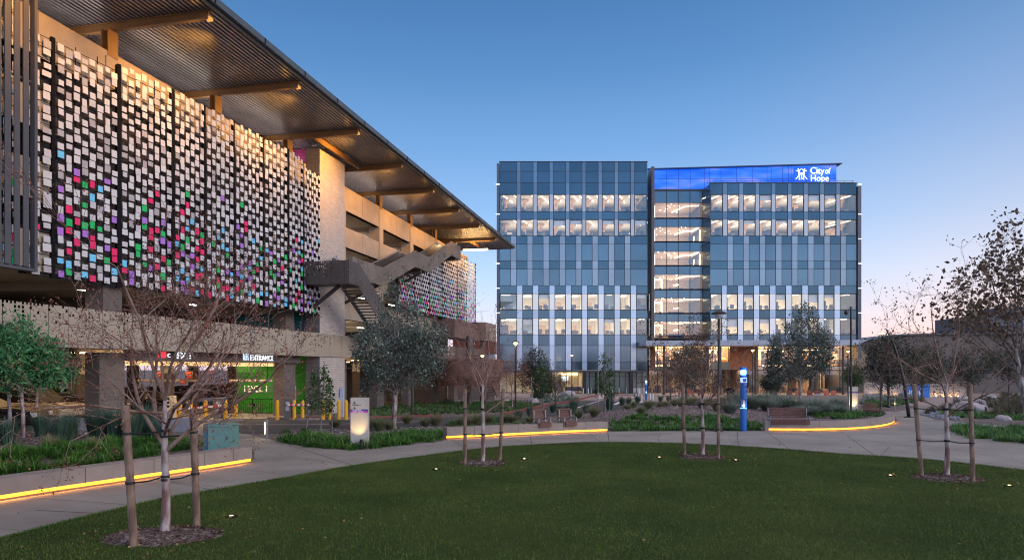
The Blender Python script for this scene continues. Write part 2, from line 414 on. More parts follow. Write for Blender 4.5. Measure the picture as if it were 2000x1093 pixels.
# driveway, apron, plaza, marks
ROAD = [tuple(gp(*p).xy) for p in [(430,846),(560,846),(620,843),(740,838),(880,828),(1050,815),(1250,797),(1330,785),(1345,775),(1180,769),(985,808),(860,815),(700,816),(540,817),(430,818)]]
sheet('driveway_road', ROAD, .012, M_ASPH)
APRON = [tuple(gp(*p).xy) for p in [(60,850),(340,840),(400,834.5),(433,838),(433,818),(560,817),(580,806),(560,796)]] + [(-22,60),(-45,60),(-45,26),(-24,24)]
sheet('garage_floor', APRON, .008, M_APRON)
sheet('plaza', [(-34,88),(-10,88),(2,93),(12,90),(22,72),(45,60),(80,60),(90,118.9),(-34,118.9)], .02, M_PAVE)
mk = MB()
for a, b, w in (((1115,800),(1172,782),.18),((1180,788),(1215,777),.15),((1226,786),(1240,781),.5),((1250,786),(1262,781),.4),((1200,790),(1214,783),.4),((600,829),(700,827),.15),((440,829),(600,829),.15),((730,826),(860,822),.12),((1085,793),(1110,791),.35),((900,822),(1000,815),.12)):
    strip_line(mk, gp(*a).xy, gp(*b).xy, w, .018)
mk.build('road_marking', M_WHITE, kind='structure')
def curb(name, pxs, w, h, mat, n=5):
    P = smooth_line([tuple(gp(*p).xy) for p in pxs], n); mb = MB()
    for i in range(len(P)-1):
        a, b = Vector(P[i]), Vector(P[i+1]); d = (b-a).normalized(); nn = Vector((-d.y,d.x))*w/2
        q = [a-nn, b-nn, b+nn, a+nn]
        mb.hexa([(v.x,v.y,g(v.y)-.02) for v in q]+[(v.x,v.y,g(v.y)+h) for v in q])
    return mb.build(name, mat, kind='structure')
curb('red_kerb', [(985,810),(1030,800),(1080,790),(1140,778),(1185,770),(1230,766.5)], .5, .13, M_REDC)
curb('red_kerb', [(575,817.5),(640,817.5),(700,817),(790,814.5),(860,813)], .3, .12, M_REDC)
curb('kerb', [(525,819),(600,820),(660,819),(690,818.5)], .35, .14, M_CONC)
curb('kerb', [(347,824),(400,825),(470,821)], .5, .14, M_CONC)
curb('kerb', [(1190,771),(1290,773),(1345,775)], .3, .12, M_CONC)
# mounded planting bed in the middle
def mound(name, P, h, mat, step=.5, edge=1.4, dz=.02):
    xs_ = [p[0] for p in P]; ys_ = [p[1] for p in P]; mb = MB(); idx = {}
    def dist(x, y):
        best = 1e9
        for i in range(len(P)):
            a, b = Vector(P[i]), Vector(P[(i+1)%len(P)]); ab = b-a; t = max(0, min(1, (Vector((x,y))-a).dot(ab)/max(ab.length_squared,1e-9)))
            best = min(best, (a+ab*t-Vector((x,y))).length)
        return best
    def H(x, y):
        if not inpoly(x, y, P): return g(y)-.08
        d = dist(x, y); t = min(1, d/edge); t = t*t*(3-2*t)
        return g(y)+dz+h*t*(1+.25*math.sin(x*.9)*math.cos(y*.7))
    x0, y0 = min(xs_)-step, min(ys_)-step; nx = int((max(xs_)-x0)/step)+2; ny = int((max(ys_)-y0)/step)+2
    vs = []; 
    for j in range(ny):
        for i in range(nx): vs.append((x0+i*step, y0+j*step, H(x0+i*step, y0+j*step)))
    fs = []
    for j in range(ny-1):
        for i in range(nx-1):
            q = (j*nx+i, j*nx+i+1, (j+1)*nx+i+1, (j+1)*nx+i)
            if any(vs[k][2] > g(vs[k][1])-.05 for k in q): fs.append(q)
    mb.add(vs, fs); mb.build(name, mat, kind='structure', smooth=True)
    return H
MIDBED = [tuple(gp(*p).xy) for p in [(1192,838),(1300,838),(1490,838),(1640,815),(1600,800),(1500,790),(1340,787),(1240,800),(1100,816),(1060,824)]]
HM = mound('planting_bed', MIDBED, .6, M_MULCH, edge=5.)
LEFTBED = [tuple(p) for p in [gp(-250,1000).xy, gp(0,925).xy, gp(380,872).xy, gp(385,860).xy, gp(250,842).xy, gp(0,846).xy, gp(-250,850).xy]]
HL = mound('planting_bed', LEFTBED, .15, M_MULCH, step=.5, edge=1.5)
def GH(x, y):
    z = g(y)
    if inpoly(x, y, MIDBED): z = max(z, HM(x, y))
    if inpoly(x, y, LEFTBED): z = max(z, HL(x, y))
    return z
# ================================================================== PARKING GARAGE
TX, TY = .2154, .9765
def G(y, d, z=0.): return Vector((-23.72+.2206*y+TY*d, y-TX*d, z))
def gbox(mb, y0, y1, d0, d1, z0, z1, mi=0):
    return mb.hexa([G(y0,d1,z0),G(y1,d1,z0),G(y1,d0,z0),G(y0,d0,z0),G(y0,d1,z1),G(y1,d1,z1),G(y1,d0,z1),G(y0,d0,z1)], mi)
GANG = math.atan2(TY, TX)
M_TAN = pm('tan_concrete', (.36,.30,.24), .75, var=.1, scale=1.2, bump=.1, bscale=40)
M_TAND = pm('brown_concrete', (.145,.122,.112), .8, var=.12, scale=1.5, bump=.1, bscale=40)
M_STEEL = pm('ochre_steel', (.21,.125,.055), .5, var=.1, scale=2)
M_DECK = pm('roof_deck', (.25,.25,.30), .35, metal=.4, var=.12, scale=1.2)
M_FASC = pm('roof_fascia', (.07,.085,.095), .4, var=.15, scale=2)
M_DARK = pm('black_steel', (.010,.010,.012), .8, var=.1, spec=.1)
M_DGREY = pm('dark_grey_steel', (.075,.07,.072), .45, var=.12, scale=2)
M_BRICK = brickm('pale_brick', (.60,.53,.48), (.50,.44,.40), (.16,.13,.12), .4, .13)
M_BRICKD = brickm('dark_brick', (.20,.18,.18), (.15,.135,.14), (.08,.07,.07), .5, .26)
M_GREEN = brickm('green_block', (.03,.27,.015), (.026,.23,.012), (.02,.15,.01), .6, .3)
M_TEAL = brickm('teal_block', (.03,.30,.36), (.025,.26,.32), (.02,.18,.2), .6, .3)
M_MAG = brickm('magenta_block', (.36,.05,.20), (.32,.04,.18), (.2,.03,.12), .6, .3)
M_CEIL = pm('garage_ceiling', (.34,.29,.24), .85, var=.1)
AMB = (1.0, .43, .07)
gar = root('parking_garage', 'long tan parking garage on the left with a cantilevered metal roof', 'parking garage', G(45,0,g(45)))
LV = [4.95, 7.7, 10.4, 13.1, 15.84]   # guard tops
Y0g, Y1g = 6.0, 83.0
ROOFZ = 17.4
# spandrels, one mesh per level above the band
for i, zt in enumerate(LV[1:]):
    m = MB()
    ztt = zt+.25 if i == 3 else zt
    for a, b in ((Y0g, 45.4), (49.0, Y1g)):
        gbox(m, a, b, -.35, 0, zt-1.5, ztt)
        gbox(m, a, b, -.36, .03, zt-1.5, zt-1.42)      # drip lip
    m.build('spandrel', M_TAN, gar)
    m = MB()
    for y in np.arange(25.95, 82, 3.5):
        if not 45 < y < 49.3: gbox(m, y-.012, y+.012, .0, .004, zt-1.4, ztt)
    m.build('form_joint', M_TAND, gar)
# floor slabs
for i, zt in enumerate(LV):
    m = MB(); gbox(m, Y0g, Y1g-.5, -32, -.36, zt-1.25, zt-1.0)
    for yb in range(8, 82, 7): gbox(m, yb+1.0, yb+1.5, -32, -.5, zt-1.6, zt-1.25)
    m.build('floor_slab', M_CEIL, gar)
m = MB(); gbox(m, Y0g, Y1g, -32.4, -32, 2.95, 17); gbox(m, Y0g, Y1g, -32.4, -32, g(60)-.2, .55); m.build('rear_wall', M_TAND, gar)
m = MB(); gbox(m, Y1g-.3, Y1g, -32, -2.5, g(83)-.2, 7.29); m.build('end_wall', M_TAND, gar)
m = MB(); gbox(m, Y1g-.3, Y1g, -32, -.36, 7.3, 15.9); m.build('end_wall', M_TAND, gar)
# columns
cy = [29.45+7*k for k in range(-2, 8)]
for k, y in enumerate(cy):
    if abs(y-50.4) < 1.5: y = 50.6
    m = MB()
    gbox(m, y-.675, y+.675, -.75, -.02, g(y)-.1, 3.2)
    if abs(y-36.45) > .5: m.build('column', M_TAND, gar)
    m = MB(); gbox(m, y-.4, y+.4, -.9, .06, 6.2, 15.84); m.build('column', M_TAN, gar)
    if abs(y-36.45) > .5 and y < 60: m = MB(); gbox(m, y-.5, y+.5, -.9, .0, 3.45, 6.19); m.build('column', M_TAND, gar)
    m = MB()   # steel roof column, I section
    gbox(m, y-.28, y+.28, -.34, -.30, 15.9, ROOFZ-.355); gbox(m, y-.28, y+.28, -.02, .02, 15.9, ROOFZ-.355); gbox(m, y-.02, y+.02, -.30, -.02, 15.9, ROOFZ-.355)
    m.build('roof_post', M_STEEL, gar)
    m = MB()   # cantilever beam, I section
    gbox(m, y-.10, y+.10, -12, 4.55, ROOFZ-.35, ROOFZ-.32); gbox(m, y-.10, y+.10, -12, 4.75, ROOFZ-.04, ROOFZ)
    gbox(m, y-.03, y+.03, -12, 4.65, ROOFZ-.32, ROOFZ-.04)
    m.build('roof_beam', M_STEEL, gar)
    # uplight fixed at the beam tip, shining back to the wall
for rr in range(2):   # inner columns, seen through the openings
    for y in cy:
        m = MB(); dd = -9-9*rr; gbox(m, y-.3, y+.3, dd-.3, dd+.3, g(y)-.1, 15.0); m.build('column', M_TAND, gar)
for a, b, dd in ((43.6,50,1.5),(78.6,82,1.5),(6,82.5,-6.1)):
    m = MB(); gbox(m, a, b, dd, dd+.15, ROOFZ-.38, ROOFZ-.045); m.build('roof_purlin', M_STEEL, gar)
# corrugated deck
V = []; F = []
per = .22; nrib = int(27/per); ya, yb = 2.0, 85.6
prof = []
for k in range(nrib):
    d0 = 5.0-k*per
    prof += [(d0, ROOFZ+.02), (d0-.12, ROOFZ+.02), (d0-.13, ROOFZ+.10), (d0-.21, ROOFZ+.10)]
m = MB()
vs = [G(ya+TX*0, d, z) for d, z in prof]+[G(yb, d, z) for d, z in prof]; n_ = len(prof)
m.add(vs, [(i+1, i, n_+i, n_+i+1) for i in range(n_-1)])
m.build('roof_deck', M_DECK, gar)
m = MB(); gbox(m, ya, yb+.02, -22, 5.25, ROOFZ+.11, ROOFZ+.2)
m.build('roof_cover', M_FASC, gar)
m = MB(); gbox(m, ya, yb+.06, 5.02, 5.12, ROOFZ-.08, ROOFZ+.10); gbox(m, ya, yb+.1, 5.13, 5.32, ROOFZ+.02, ROOFZ+.30)
gbox(m, yb+.03, yb+.1, -22, 5.0, ROOFZ-.05, ROOFZ+.2)
m.build('roof_fascia', M_FASC, gar)
fasc_l = MB()
for y in np.arange(8, 84, 3.5): gbox(fasc_l, y, y+.06, 5.321, 5.34, ROOFZ+.03, ROOFZ+.29)
fasc_l.build('fascia_joint', M_DARK, gar)
# amber wash lamps under the roof edge
M_AMBL = em('amber_lamp', (1,.50,.12), .6)
for y in cy:
    m = MB(); gbox(m, y+.18, y+.42, 4.35, 4.6, ROOFZ-.22, ROOFZ-.1)
    fx = m.build('beam_light', M_AMBL, gar)
    a = bpy.data.lights.new('beam_spot', 'SPOT'); a.energy = 1500; a.color = AMB; a.spot_size = R(105); a.spot_blend = .9; a.shadow_soft_size = .12
    o = bpy.data.objects.new('beam_spot', a); COL.objects.link(o); o.parent = gar
    o.location = G(y+1.6, 4.3, ROOFZ-.45)-parent_world(gar)
    dv = (G(y+2.4, 0, 15.2)-G(y+1.6, 4.3, ROOFZ-.45)); o.rotation_euler = dv.to_track_quat('-Z','Y').to_euler()
    p_ = point('edge_glow', G(y+.3, 3.8, ROOFZ-.8), 7, AMB, .08, gar)
for y_ in (20, 40, 60): area('soffit_fill', G(y_+.5,-.9,16.25), (R(180),0,GANG), 19, .15, 150, (1,.80,.66), gar)  # added fill along the parapet to brighten the roof underside
# ---------------- level-2 perforated guard band
M_BANDP = perfm('perforated_tan_metal', (.40,.345,.27), .11, .55, 3.2-1.17+1.05, 3.2-1.17+1.9, .5)
M_BANDB = perfm('perforated_brown_metal', (.21,.175,.15), .13, .75, .3, 1.7, .5)
def band(y0, y1, d, z0, z1, mat, name='perforated_guard'):
    m = MB(); L_ = y1-y0; n_ = max(1, int(round(L_/1.75)))
    for i in range(n_):
        a = y0+L_*i/n_+.012; b = y0+L_*(i+1)/n_-.012
        m.quad(G(a,d,z0), G(b,d,z0), G(b,d,z1), G(a,d,z1))
    o = m.build(name, mat, gar, loc=None)
    return o
bz = MB()
gbz = g(45)  # local z offset of garage origin
M_BANDP = perfm('perforated_guard_metal', (.38,.32,.25), .15, .95, 3.9-gbz, 4.95-gbz, .5)
band(Y0g, 57, 1.12, 3.32, 4.86, M_BANDP)
m = MB(); gbox(m, Y0g, 57, .31, 1.08, 3.36, 3.42); gbox(m, Y0g, 57, -.38, -.1, 3.42, 3.95); m.build('ledge', M_TAND, gar)
m = MB()
for y in np.arange(7, 57, 1.75): gbox(m, y-.03, y+.03, 1.03, 1.10, 3.43, 4.84)
m.build('guard_post', M_DGREY, gar)
band(57, 80, 2.6, 3.2, 4.75, perfm('perforated_dark_metal', (.15,.11,.10), .13, .7, 3.6-gbz, 4.7-gbz, .5))
m = MB(); gbox(m, 57, 80, -.3, 2.56, 3.1, 3.19); m.build('ledge', M_TAND, gar)
# header over the entrance, light trough and lettering
m = MB(); gbox(m, 30.13, 44.2, -.1, .30, 2.88, 3.34); m.build('entrance_header', M_TAND, gar)
m = MB(); gbox(m, 30.3, 42.0, -.55, -.2, 2.66, 2.86); m.build('light_trough', em('amber_trough', (1,.62,.28), .9), gar)
area('entrance_wash', G(36,-1.2,2.6), (0,0,GANG), 12, .5, 130, (1,.68,.34), gar)
area('entrance_wash', G(36,.6,2.85), (0,0,GANG), 12, .3, 60, (1,.66,.34), gar)
M_SIGNW = em('sign_white', (.86,.93,1), 1.1)
def gtext(name, t, size, y, d, z, mat, **k): return text_obj(name, t, size, mat, G(y,d,z), (R(90),0,GANG), gar, **k)
# ENTRANCE letters span px 482-535, EXIT 335-365
gtext('entrance_letters', 'ENTRANCE', .44, 38.75, .34, 2.99, M_SIGNW, ext=.02, bold=.004, sx=1.06)
gtext('exit_letters', 'EXIT', .44, 32.9, .34, 3.00, M_SIGNW, ext=.02, bold=.004, sx=1.25)
m = MB(); gbox(m, 38.15, 38.62, .305, .36, 3.0, 3.36); pk = m.build('accessible_icon', M_SIGNW, gar)
m = MB(); gbox(m, 38.2, 38.57, .361, .366, 3.04, 3.32); m.build('icon_field', em('icon_blue', (.25,.45,.8), .8), gar)
gtext('icon_figure', 'P', .30, 38.3, .37, 3.07, M_SIGNW, ext=.004, bold=.01)
m = MB(); gbox(m, 31.75, 32.2, .305, .35, 3.02, 3.30); m.build('red_signal', em('red_lamp', (1,.03,.05), 1.6), gar)
gtext('count_letters', 'C', .26, 32.3, .34, 3.05, M_SIGNW, ext=.02)
# ceiling lights inside (tubes)
M_TUBE = em('cool_tube', (1,.93,.86), 9); M_TUBEW = em('warm_tube', (1,.70,.36), 6)
def tube_light(y, d, z, mat, L_=1.3):
    m = MB(); gbox(m, y-L_/2, y+L_/2, d-.06, d+.06, z-.06, z); m.build('ceiling_light', mat, gar)
for lv, (zc, mt) in enumerate(((3.60,M_TUBEW),(6.35,M_TUBE),(9.05,M_TUBE),(11.75,M_TUBE),(14.5,M_TUBE))):
    for y in ((24.5, 31.5, 38.5, 54, 61, 68, 75) if lv < 2 else (54, 61, 68, 75)):
        for d in ((-4,-12) if lv in (0,) else (-3.5,)):
            tube_light(y, d, zc-.1 if lv else 3.3, mt, 1.6 if lv == 0 else 1.3)
for y in (27, 40, 57, 72):
    area('level_one_light', G(y,-8,2.2), (R(180),0,GANG), 12, 8, 850, (1,.70,.36), gar)
for y in (24, 38): area('level_two_light', G(y,-4,5.9), (0,0,GANG), 9, 3, 45, (1,.86,.70), gar)
for zc in (5.9, 8.6, 11.3, 14.0):
    area('upper_level_light', G(58,-5,zc), (0,0,GANG), 13, 4, 130, (1,.88,.76), gar)
    area('upper_level_light', G(57,-6,zc-1.3), (R(180),0,GANG), 13, 3, 140, (1,.88,.76), gar)
# ---------------- stair core: coloured walls by level and brick tower
YC = 46.0
def core_wall(z0, z1, mat, nm): 
    m = MB(); gbox(m, YC, YC+.3, -5.6, -.02, z0, z1); m.build(nm, mat, gar)
core_wall(g(YC)-.1, 3.34, M_GREEN, 'green_wall'); core_wall(3.95, 6.4, M_TEAL, 'teal_wall')
core_wall(6.4, 14.9, M_TAND, 'core_wall'); core_wall(14.9, 17.35, M_MAG, 'magenta_wall')
m = MB(); m.tube([G(YC-.35,-1.6,16.95), G(YC-.35,-1.25,16.9), G(YC-.35,-1.15,16.6), G(YC-.35,-1.15,15.9)], .13, 10); m.build('magenta_pipe', pm('magenta_paint', (.5,.05,.22), .5), gar, smooth=True)
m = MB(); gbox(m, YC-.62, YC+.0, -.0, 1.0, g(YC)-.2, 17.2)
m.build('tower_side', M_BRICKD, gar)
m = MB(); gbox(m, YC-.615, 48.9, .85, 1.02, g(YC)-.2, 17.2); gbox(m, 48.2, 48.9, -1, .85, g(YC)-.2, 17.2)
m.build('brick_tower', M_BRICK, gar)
area('tower_wash', G(47,2.6,16.8), (0,R(-25),GANG-math.pi/2), 1.5, .2, 12, AMB, gar)
m = MB(); gbox(m, 48.92, 49.4, -.3, .35, g(49)-.1, 16.0); m.build('dark_post', M_DGREY, gar)
# raised letters on the green wall, and the murals
gw = lambda d, z, y=YC-.02: G(y, d, z)
PER = math.atan2(-TX, TY)
M_CREAM = em('cream_letter', (1,.88,.62), .55)
text_obj('level_letters', 'LEVEL 1', .62, M_CREAM, G(YC-.06, -5.0, .92), (R(90),0,PER), gar, ext=.02, bold=.002, sx=.90)
M_CREAMP = pm('cream_panel', (.72,.66,.50), .6); M_PANELW = pm('white_panel', (.62,.68,.74), .6)
def mural(d0, d1, z0, z1, mp, mf, yy=YC):
    o = MB(); gbox(o, yy-.04, yy-.001, d0, d1, z0, z1); pn = o.build('mural_panel', mp, gar)
    f = MB(); w = d1-d0; h = z1-z0
    def P(u, v): return G(yy-.055, d0+w*u, z0+h*v)
    def poly(pts): f.extr([P(*p) for p in pts], G(yy,0,0)-G(yy-.01,0,0))
    poly([(.36,.02),(.44,.02),(.5,.42),(.56,.62),(.60,.80),(.46,.80),(.40,.55)]); poly([(.56,.55),(.66,.38),(.86,.03),(.93,.03),(.76,.42),(.62,.72),(.54,.72)])
    poly([(.46,.80),(.20,.90),(.02,.97),(.0,.90),(.22,.80),(.46,.68)]); poly([(.60,.80),(.80,.84),(.97,.99),(.99,.92),(.84,.75),(.60,.68)])
    poly([(.52+.085*math.cos(t*.7854), .90+.075*math.sin(t*.7854)) for t in range(8)])
    fo = f.build('figure', mf, gar); return pn
mural(-2.15, -1.05, .05, 1.55, M_CREAMP, M_GREEN); mural(-2.2, -1.15, 4.6, 5.62, M_PANELW, M_TEAL)
area('green_wall_fill', G(44.4,-3.6,2.75), (0,R(0),GANG), .6, 3.4, 60, (1,.86,.62), gar)  # added fill that brightens the green wall, no fitting behind it
# railing before the green wall
rl = root('railing', 'black steel railing before the green wall lettered LEVEL 1', 'railing', G(45,-3,g(45)))
m = MB()
for d in np.arange(-5.3, -1.6, .16): m.tube([G(44.7,d,g(45)+.08), G(44.7,d,g(45)+1.0)], .012, 4)
m.build('baluster', M_DARK, rl)
m = MB()
for z in (.08, 1.02): m.tube([G(44.7,-5.35,g(45)+z), G(44.7,-1.6,g(45)+z)], .025, 6)
for d in (-5.35,-3.5,-1.6): m.tube([G(44.7,d,g(45)), G(44.7,d,g(45)+1.05)], .03, 6)
m.build('rail', M_DARK, rl)
m = MB(); gbox(m, 44.66, 44.68, -3.65, -3.3, g(45)+.5, g(45)+.68); m.build('plate', M_DARK, rl)
# ---------------- tile screens
tm = [pm('tile_white', (.62,.62,.635), .35, var=.05, scale=.4), pm('tile_grey', (.40,.38,.40), .4, var=.08), pm('tile_pale_grey', (.56,.55,.58), .4, var=.08),
      pm('tile_magenta', (.80,.015,.13), .4, var=.1), pm('tile_green', (.01,.50,.12), .4, var=.1), pm('tile_cyan', (.16,.58,.88), .4, var=.1), pm('tile_purple', (.42,.17,.66), .4, var=.1)]
rngt = random.Random(3)
def tile_panel(A, B, z0, z1a, z1b, zfn=None, bright=1., name='tile_screen', pw=.33, ph=.46, zb=None, zfull=None):
    """A,B plan points; tiles hung on cables between dark rails"""
    A = Vector((A[0],A[1],0)); B = Vector((B[0],B[1],0)); L_ = (B-A).length; t = (B-A)/L_; n = Vector((t.y,-t.x,0))
    m = MB(); r_ = MB()
    MG = .08; nc = int((L_-2*MG)/pw); pw = (L_-2*MG)/nc
    top = max(z1a, z1b); nr = int((top-z0)/ph)
    for j in range(nr+1):
        zc = z0+(j+.5)*ph
        for i in range(nc):
            u = MG+(i+.5)*pw; zt = z1a+(z1b-z1a)*u/L_
            if zfn: zt = zfn(A+t*u)
            if zc+.1 > zt: continue
            hfrac = (zc-z0)/((zfull or (top-z0)))
            cz = zc+(.055 if (i+j)%2 else -.055)+rngt.uniform(-.012,.012)
            w = pw*rngt.choice((.62,.68,.74,.78))/2; h = ph*rngt.choice((.50,.60,.66,.72))/2
            pc = .52*max(0, 1-hfrac/.62)**1.0
            x = rngt.random()
            if x < pc: mi = 3+rngt.choice((0,0,1,1,2,2,3,3))
            else:
                x = rngt.random(); k_ = .55+.35*hfrac
                mi = 0 if x < k_*.8 else (1 if x < k_*.8+.4*(1-k_*.8) else 2)
            c = A+t*(u+rngt.uniform(-.02,.02)); c.z = cz
            ya = rngt.uniform(-.07,.07); pi_ = rngt.uniform(-.03,.09)
            tt = t*math.cos(ya)+n*math.sin(ya); nn = n*math.cos(ya)-t*math.sin(ya)
            up = Vector((0,0,1))*math.cos(pi_)-nn*math.sin(pi_)
            c += n*.05; th = (tt.cross(up))*.012
            p = [c-tt*w-up*h, c+tt*w-up*h, c+tt*w+up*h, c-tt*w+up*h]
            m.add([q+th for q in p]+[q-th for q in p], [(0,1,2,3),(7,6,5,4),(0,4,5,1),(1,5,6,2),(2,6,7,3),(3,7,4,0)], mi)
        # cable row
        zt0 = zfn(A) if zfn else z1a; zt1 = zfn(B) if zfn else z1b
        zz = z0+j*ph
        if zz < min(zt0, zt1): r_.tube([A+Vector((0,0,zz)), B+Vector((0,0,zz))], .014, 4)
        elif zfn and zz < max(zt0, zt1):
            s = (zz-zt0)/(zt1-zt0); r_.tube([A+(B-A)*s+Vector((0,0,zz)), B+Vector((0,0,zz))], .014, 4)
    zt0 = zfn(A) if zfn else z1a; zt1 = zfn(B) if zfn else z1b
    for P, zt in ((A,zt0),(B,zt1)):
        if P.x < -17.9 and P.y < 26: pass
        sgn = t if P is A else -t
        a = P+sgn*.035
        r_.hexa([Vector((q.x,q.y,z0)) for q in (a-t*.04-n*.12, a+t*.04-n*.12, a+t*.04+n*.0, a-t*.04+n*.0)]+[Vector((q.x,q.y,zt)) for q in (a-t*.04-n*.12, a+t*.04-n*.12, a+t*.04+n*.0, a-t*.04+n*.0)])
    # intermediate thin rails
    for k in range(1, max(1,int(L_/.9))):
        P = A+t*(k*L_/max(1,int(L_/.9))); zt = zt0+(zt1-zt0)*k/max(1,int(L_/.9))
        r_.tube([P-n*.06+Vector((0,0,z0)), P-n*.06+Vector((0,0,zt))], .02, 4)
    scr = m.build(name, tm, gar)
    r_.build('screen_rail', M_DARK, scr)
    return scr
# plan of the faceted front screen
def px_on(A, B, px):
    # parameter of the plan line A-B seen at pixel column px
    k = (px-1000)/FPX; ax, ay = A; bx_, by_ = B
    s = (ax-k*ay)/((ax-k*ay)-(bx_-k*by_)); return (ax+(bx_-ax)*s, ay+(by_-ay)*s), s
SA = [(-17.93,25.9), (-15.92,31.9), (-13.34,40.9), (-12.70,44.9)]
SZ = [15.3, 15.62, 15.66, 15.3]
cuts = [[52,105,232,337],[337,400,457,514,562],[562,592,625]]
for s_ in range(3):
    A, B = SA[s_], SA[s_+1]
    for a, b in zip(cuts[s_][:-1], cuts[s_][1:]):
        pa, ta = px_on(A, B, a); pb, tb = px_on(A, B, b)
        za = SZ[s_]+(SZ[s_+1]-SZ[s_])*ta; zb_ = SZ[s_]+(SZ[s_+1]-SZ[s_])*tb
        tile_panel(pa, pb, 6.05, za, zb_, pw=.32, ph=.415)
for px, s_, zt_ in ((232,0,15.5),(337,1,15.6),(562,2,15.6)):
    (x, y), _ = px_on(SA[s_], SA[s_+1], px); m = MB(); m.tube([(x,y,6.0),(x,y,zt_)], .11, 4); m.build('screen_post', M_DARK, gar)
# hangers of the screen
for px, s_ in ((105,0),(232,0),(337,1),(457,1),(562,2)):
    (x, y), _ = px_on(SA[s_], SA[s_+1], px)
    for z in (6.3, 9.0, 11.7, 14.4): m = MB(); m.tube([(x,y,z), (x-1.6,y+.35,z)], .05, 5); m.build('screen_bracket', M_DARK, gar)
# thin dark mesh wall a little behind the tiles hides the open decks
def backm():
    m_, n, l, b = newmat('dark_mesh'); b.inputs['Base Color'].default_value = (.03,.026,.028,1); b.inputs['Alpha'].default_value = .72; b.inputs['Roughness'].default_value = .7
    return m_
m = MB()
for s_ in range(3):
    A, B = SA[s_], SA[s_+1]
    off = -.14
    m.quad((A[0]+off,A[1],6.0), (B[0]+off,B[1],6.0), (B[0]+off,B[1],14.2), (A[0]+off,A[1],14.2))
m.build('screen_mesh', backm(), gar)
# the far screen, cut to a slope behind the staircase
def far_top(P):
    y = P.y+TX*1.0
    return min(15.3, 10.2+(y-58.5)*(4.4/13.5)) if y < 74 else 15.3
for a, b in ((58.7,62.5),(62.5,66.5),(66.5,70.5),(70.5,75.6)):
    pa, pb = G(a,1,0), G(b,1,0); tile_panel(pa, pb, 7.8, 0, 15.3, zfn=far_top, pw=.30, ph=.42)
for a, b in ((75.7,79.5),(79.5,83.2)):
    pa, pb = G(a,1,0), G(b,1,0); tile_panel(pa, pb, 7.9, 15.3, 15.3, pw=.30, ph=.42)
m = MB(); 
for a, b in ((58.7,70.5),(70.5,75)):
    m.quad(G(a,.8,7.8), G(b,.8,7.8), G(b,.8,far_top(G(b,1,0))-.2), G(a,.8,far_top(G(a,1,0))-.2))
m.build('screen_mesh', backm(), gar)
# ---------------- dark louvred bay at the near end
m = MB()
for y in np.arange(19.0, 24.75, .34): gbox(m, y, y+.215, .98, 1.02, 6.15, 16.4)
for z in (6.1, 9.3, 12.8, 16.3): gbox(m, 18.8, 24.9, .86, .94, z, z+.07)
gbox(m, 24.80, 24.92, .90, 1.1, 6.0, 16.5); gbox(m, 18.8, 24.79, .82, 1.1, 6.0, 6.09)
m.build('louvre_bay', pm('louvre_metal', (.075,.075,.085), .45, var=.1, scale=1), gar)
tile_panel(G(19.0,.45,0), G(24.8,.45,0), 6.1, 16.2, 16.2, pw=.32, ph=.415)
# ---------------- exterior stair
st = root('exterior_stair', 'zigzag brown steel stair with perforated sides climbing the garage wall', 'staircase', G(47,3,g(47)))
oz = -g(47)
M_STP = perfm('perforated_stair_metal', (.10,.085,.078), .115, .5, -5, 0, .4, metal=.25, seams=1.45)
M_STD = pm('stair_steel', (.085,.07,.065), .5, var=.12, metal=.2)
def side(pts, name='side_panel', th=.03, dv=None, mt=None):
    m = MB(); off = (G(0,0,0)-G(0,th,0)) if dv is None else dv
    m.extr(pts, off); return m.build(name, mt or M_STP, st)
M_STPL = perfm('perforated_stair_metal_lit', (.22,.178,.142), .12, .8, -5, 0, .4, metal=.2, seams=1.45)  # paler copy of the stair metal: warm light on upper flights in its colour
d_ = 3.0
def prof_pts(d, pts, lo, hi): return [G(y,d,z+hi) for y,z in pts]+[G(y,d,z+lo) for y,z in reversed(pts)]
up_pts = [(46.1,8.75),(51.05,8.75),(57.65,11.15),(61.1,11.15),(67.4,13.75),(70.5,13.75)]
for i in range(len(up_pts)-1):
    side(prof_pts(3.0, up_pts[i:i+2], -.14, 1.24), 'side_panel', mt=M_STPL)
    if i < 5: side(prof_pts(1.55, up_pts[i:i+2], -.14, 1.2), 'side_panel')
side(prof_pts(3.0, [(44.2,7.95),(46.1,8.75)], -.14, 1.24)); side(prof_pts(1.0, [(44.2,7.95),(46.1,8.75)], -.14, 1.2))
m = None
def flight(mb, y0, z0, y1, z1, d0, d1, n):
    for k in range(n):
        ya = y0+(y1-y0)*k/n; yb = y0+(y1-y0)*(k+1)/n; z = z0+(z1-z0)*(k+1)/n
        gbox(mb, min(ya,yb)-.02, max(ya,yb)+.02, d0, d1, z-.05, z)
for fl in ((44.2, 7.95, 46.1, 8.75, 1.7, 2.95, 5), (51.05, 8.75, 57.65, 11.15, 1.6, 2.95, 15), (61.1, 11.15, 67.4, 13.75, 1.6, 2.95, 16), (44.5, 7.92, 49.6, 5.0, 3.05, 4.2, 17)):
    m = MB(); flight(m, *fl); m.build('stair_flight', M_STD, st)
for ld in ((46.1, 51.05, .1, 2.95, 8.62, 8.74), (57.65, 61.1, .1, 2.95, 11.02, 11.14), (67.4, 70.5, .1, 2.95, 13.62, 13.74), (43.1, 44.6, 1.0, 4.2, 7.80, 7.92), (49.6, 51.6, .1, 4.2, 4.85, 4.97)):
    m = MB(); gbox(m, *ld); m.build('landing', M_STD, st)
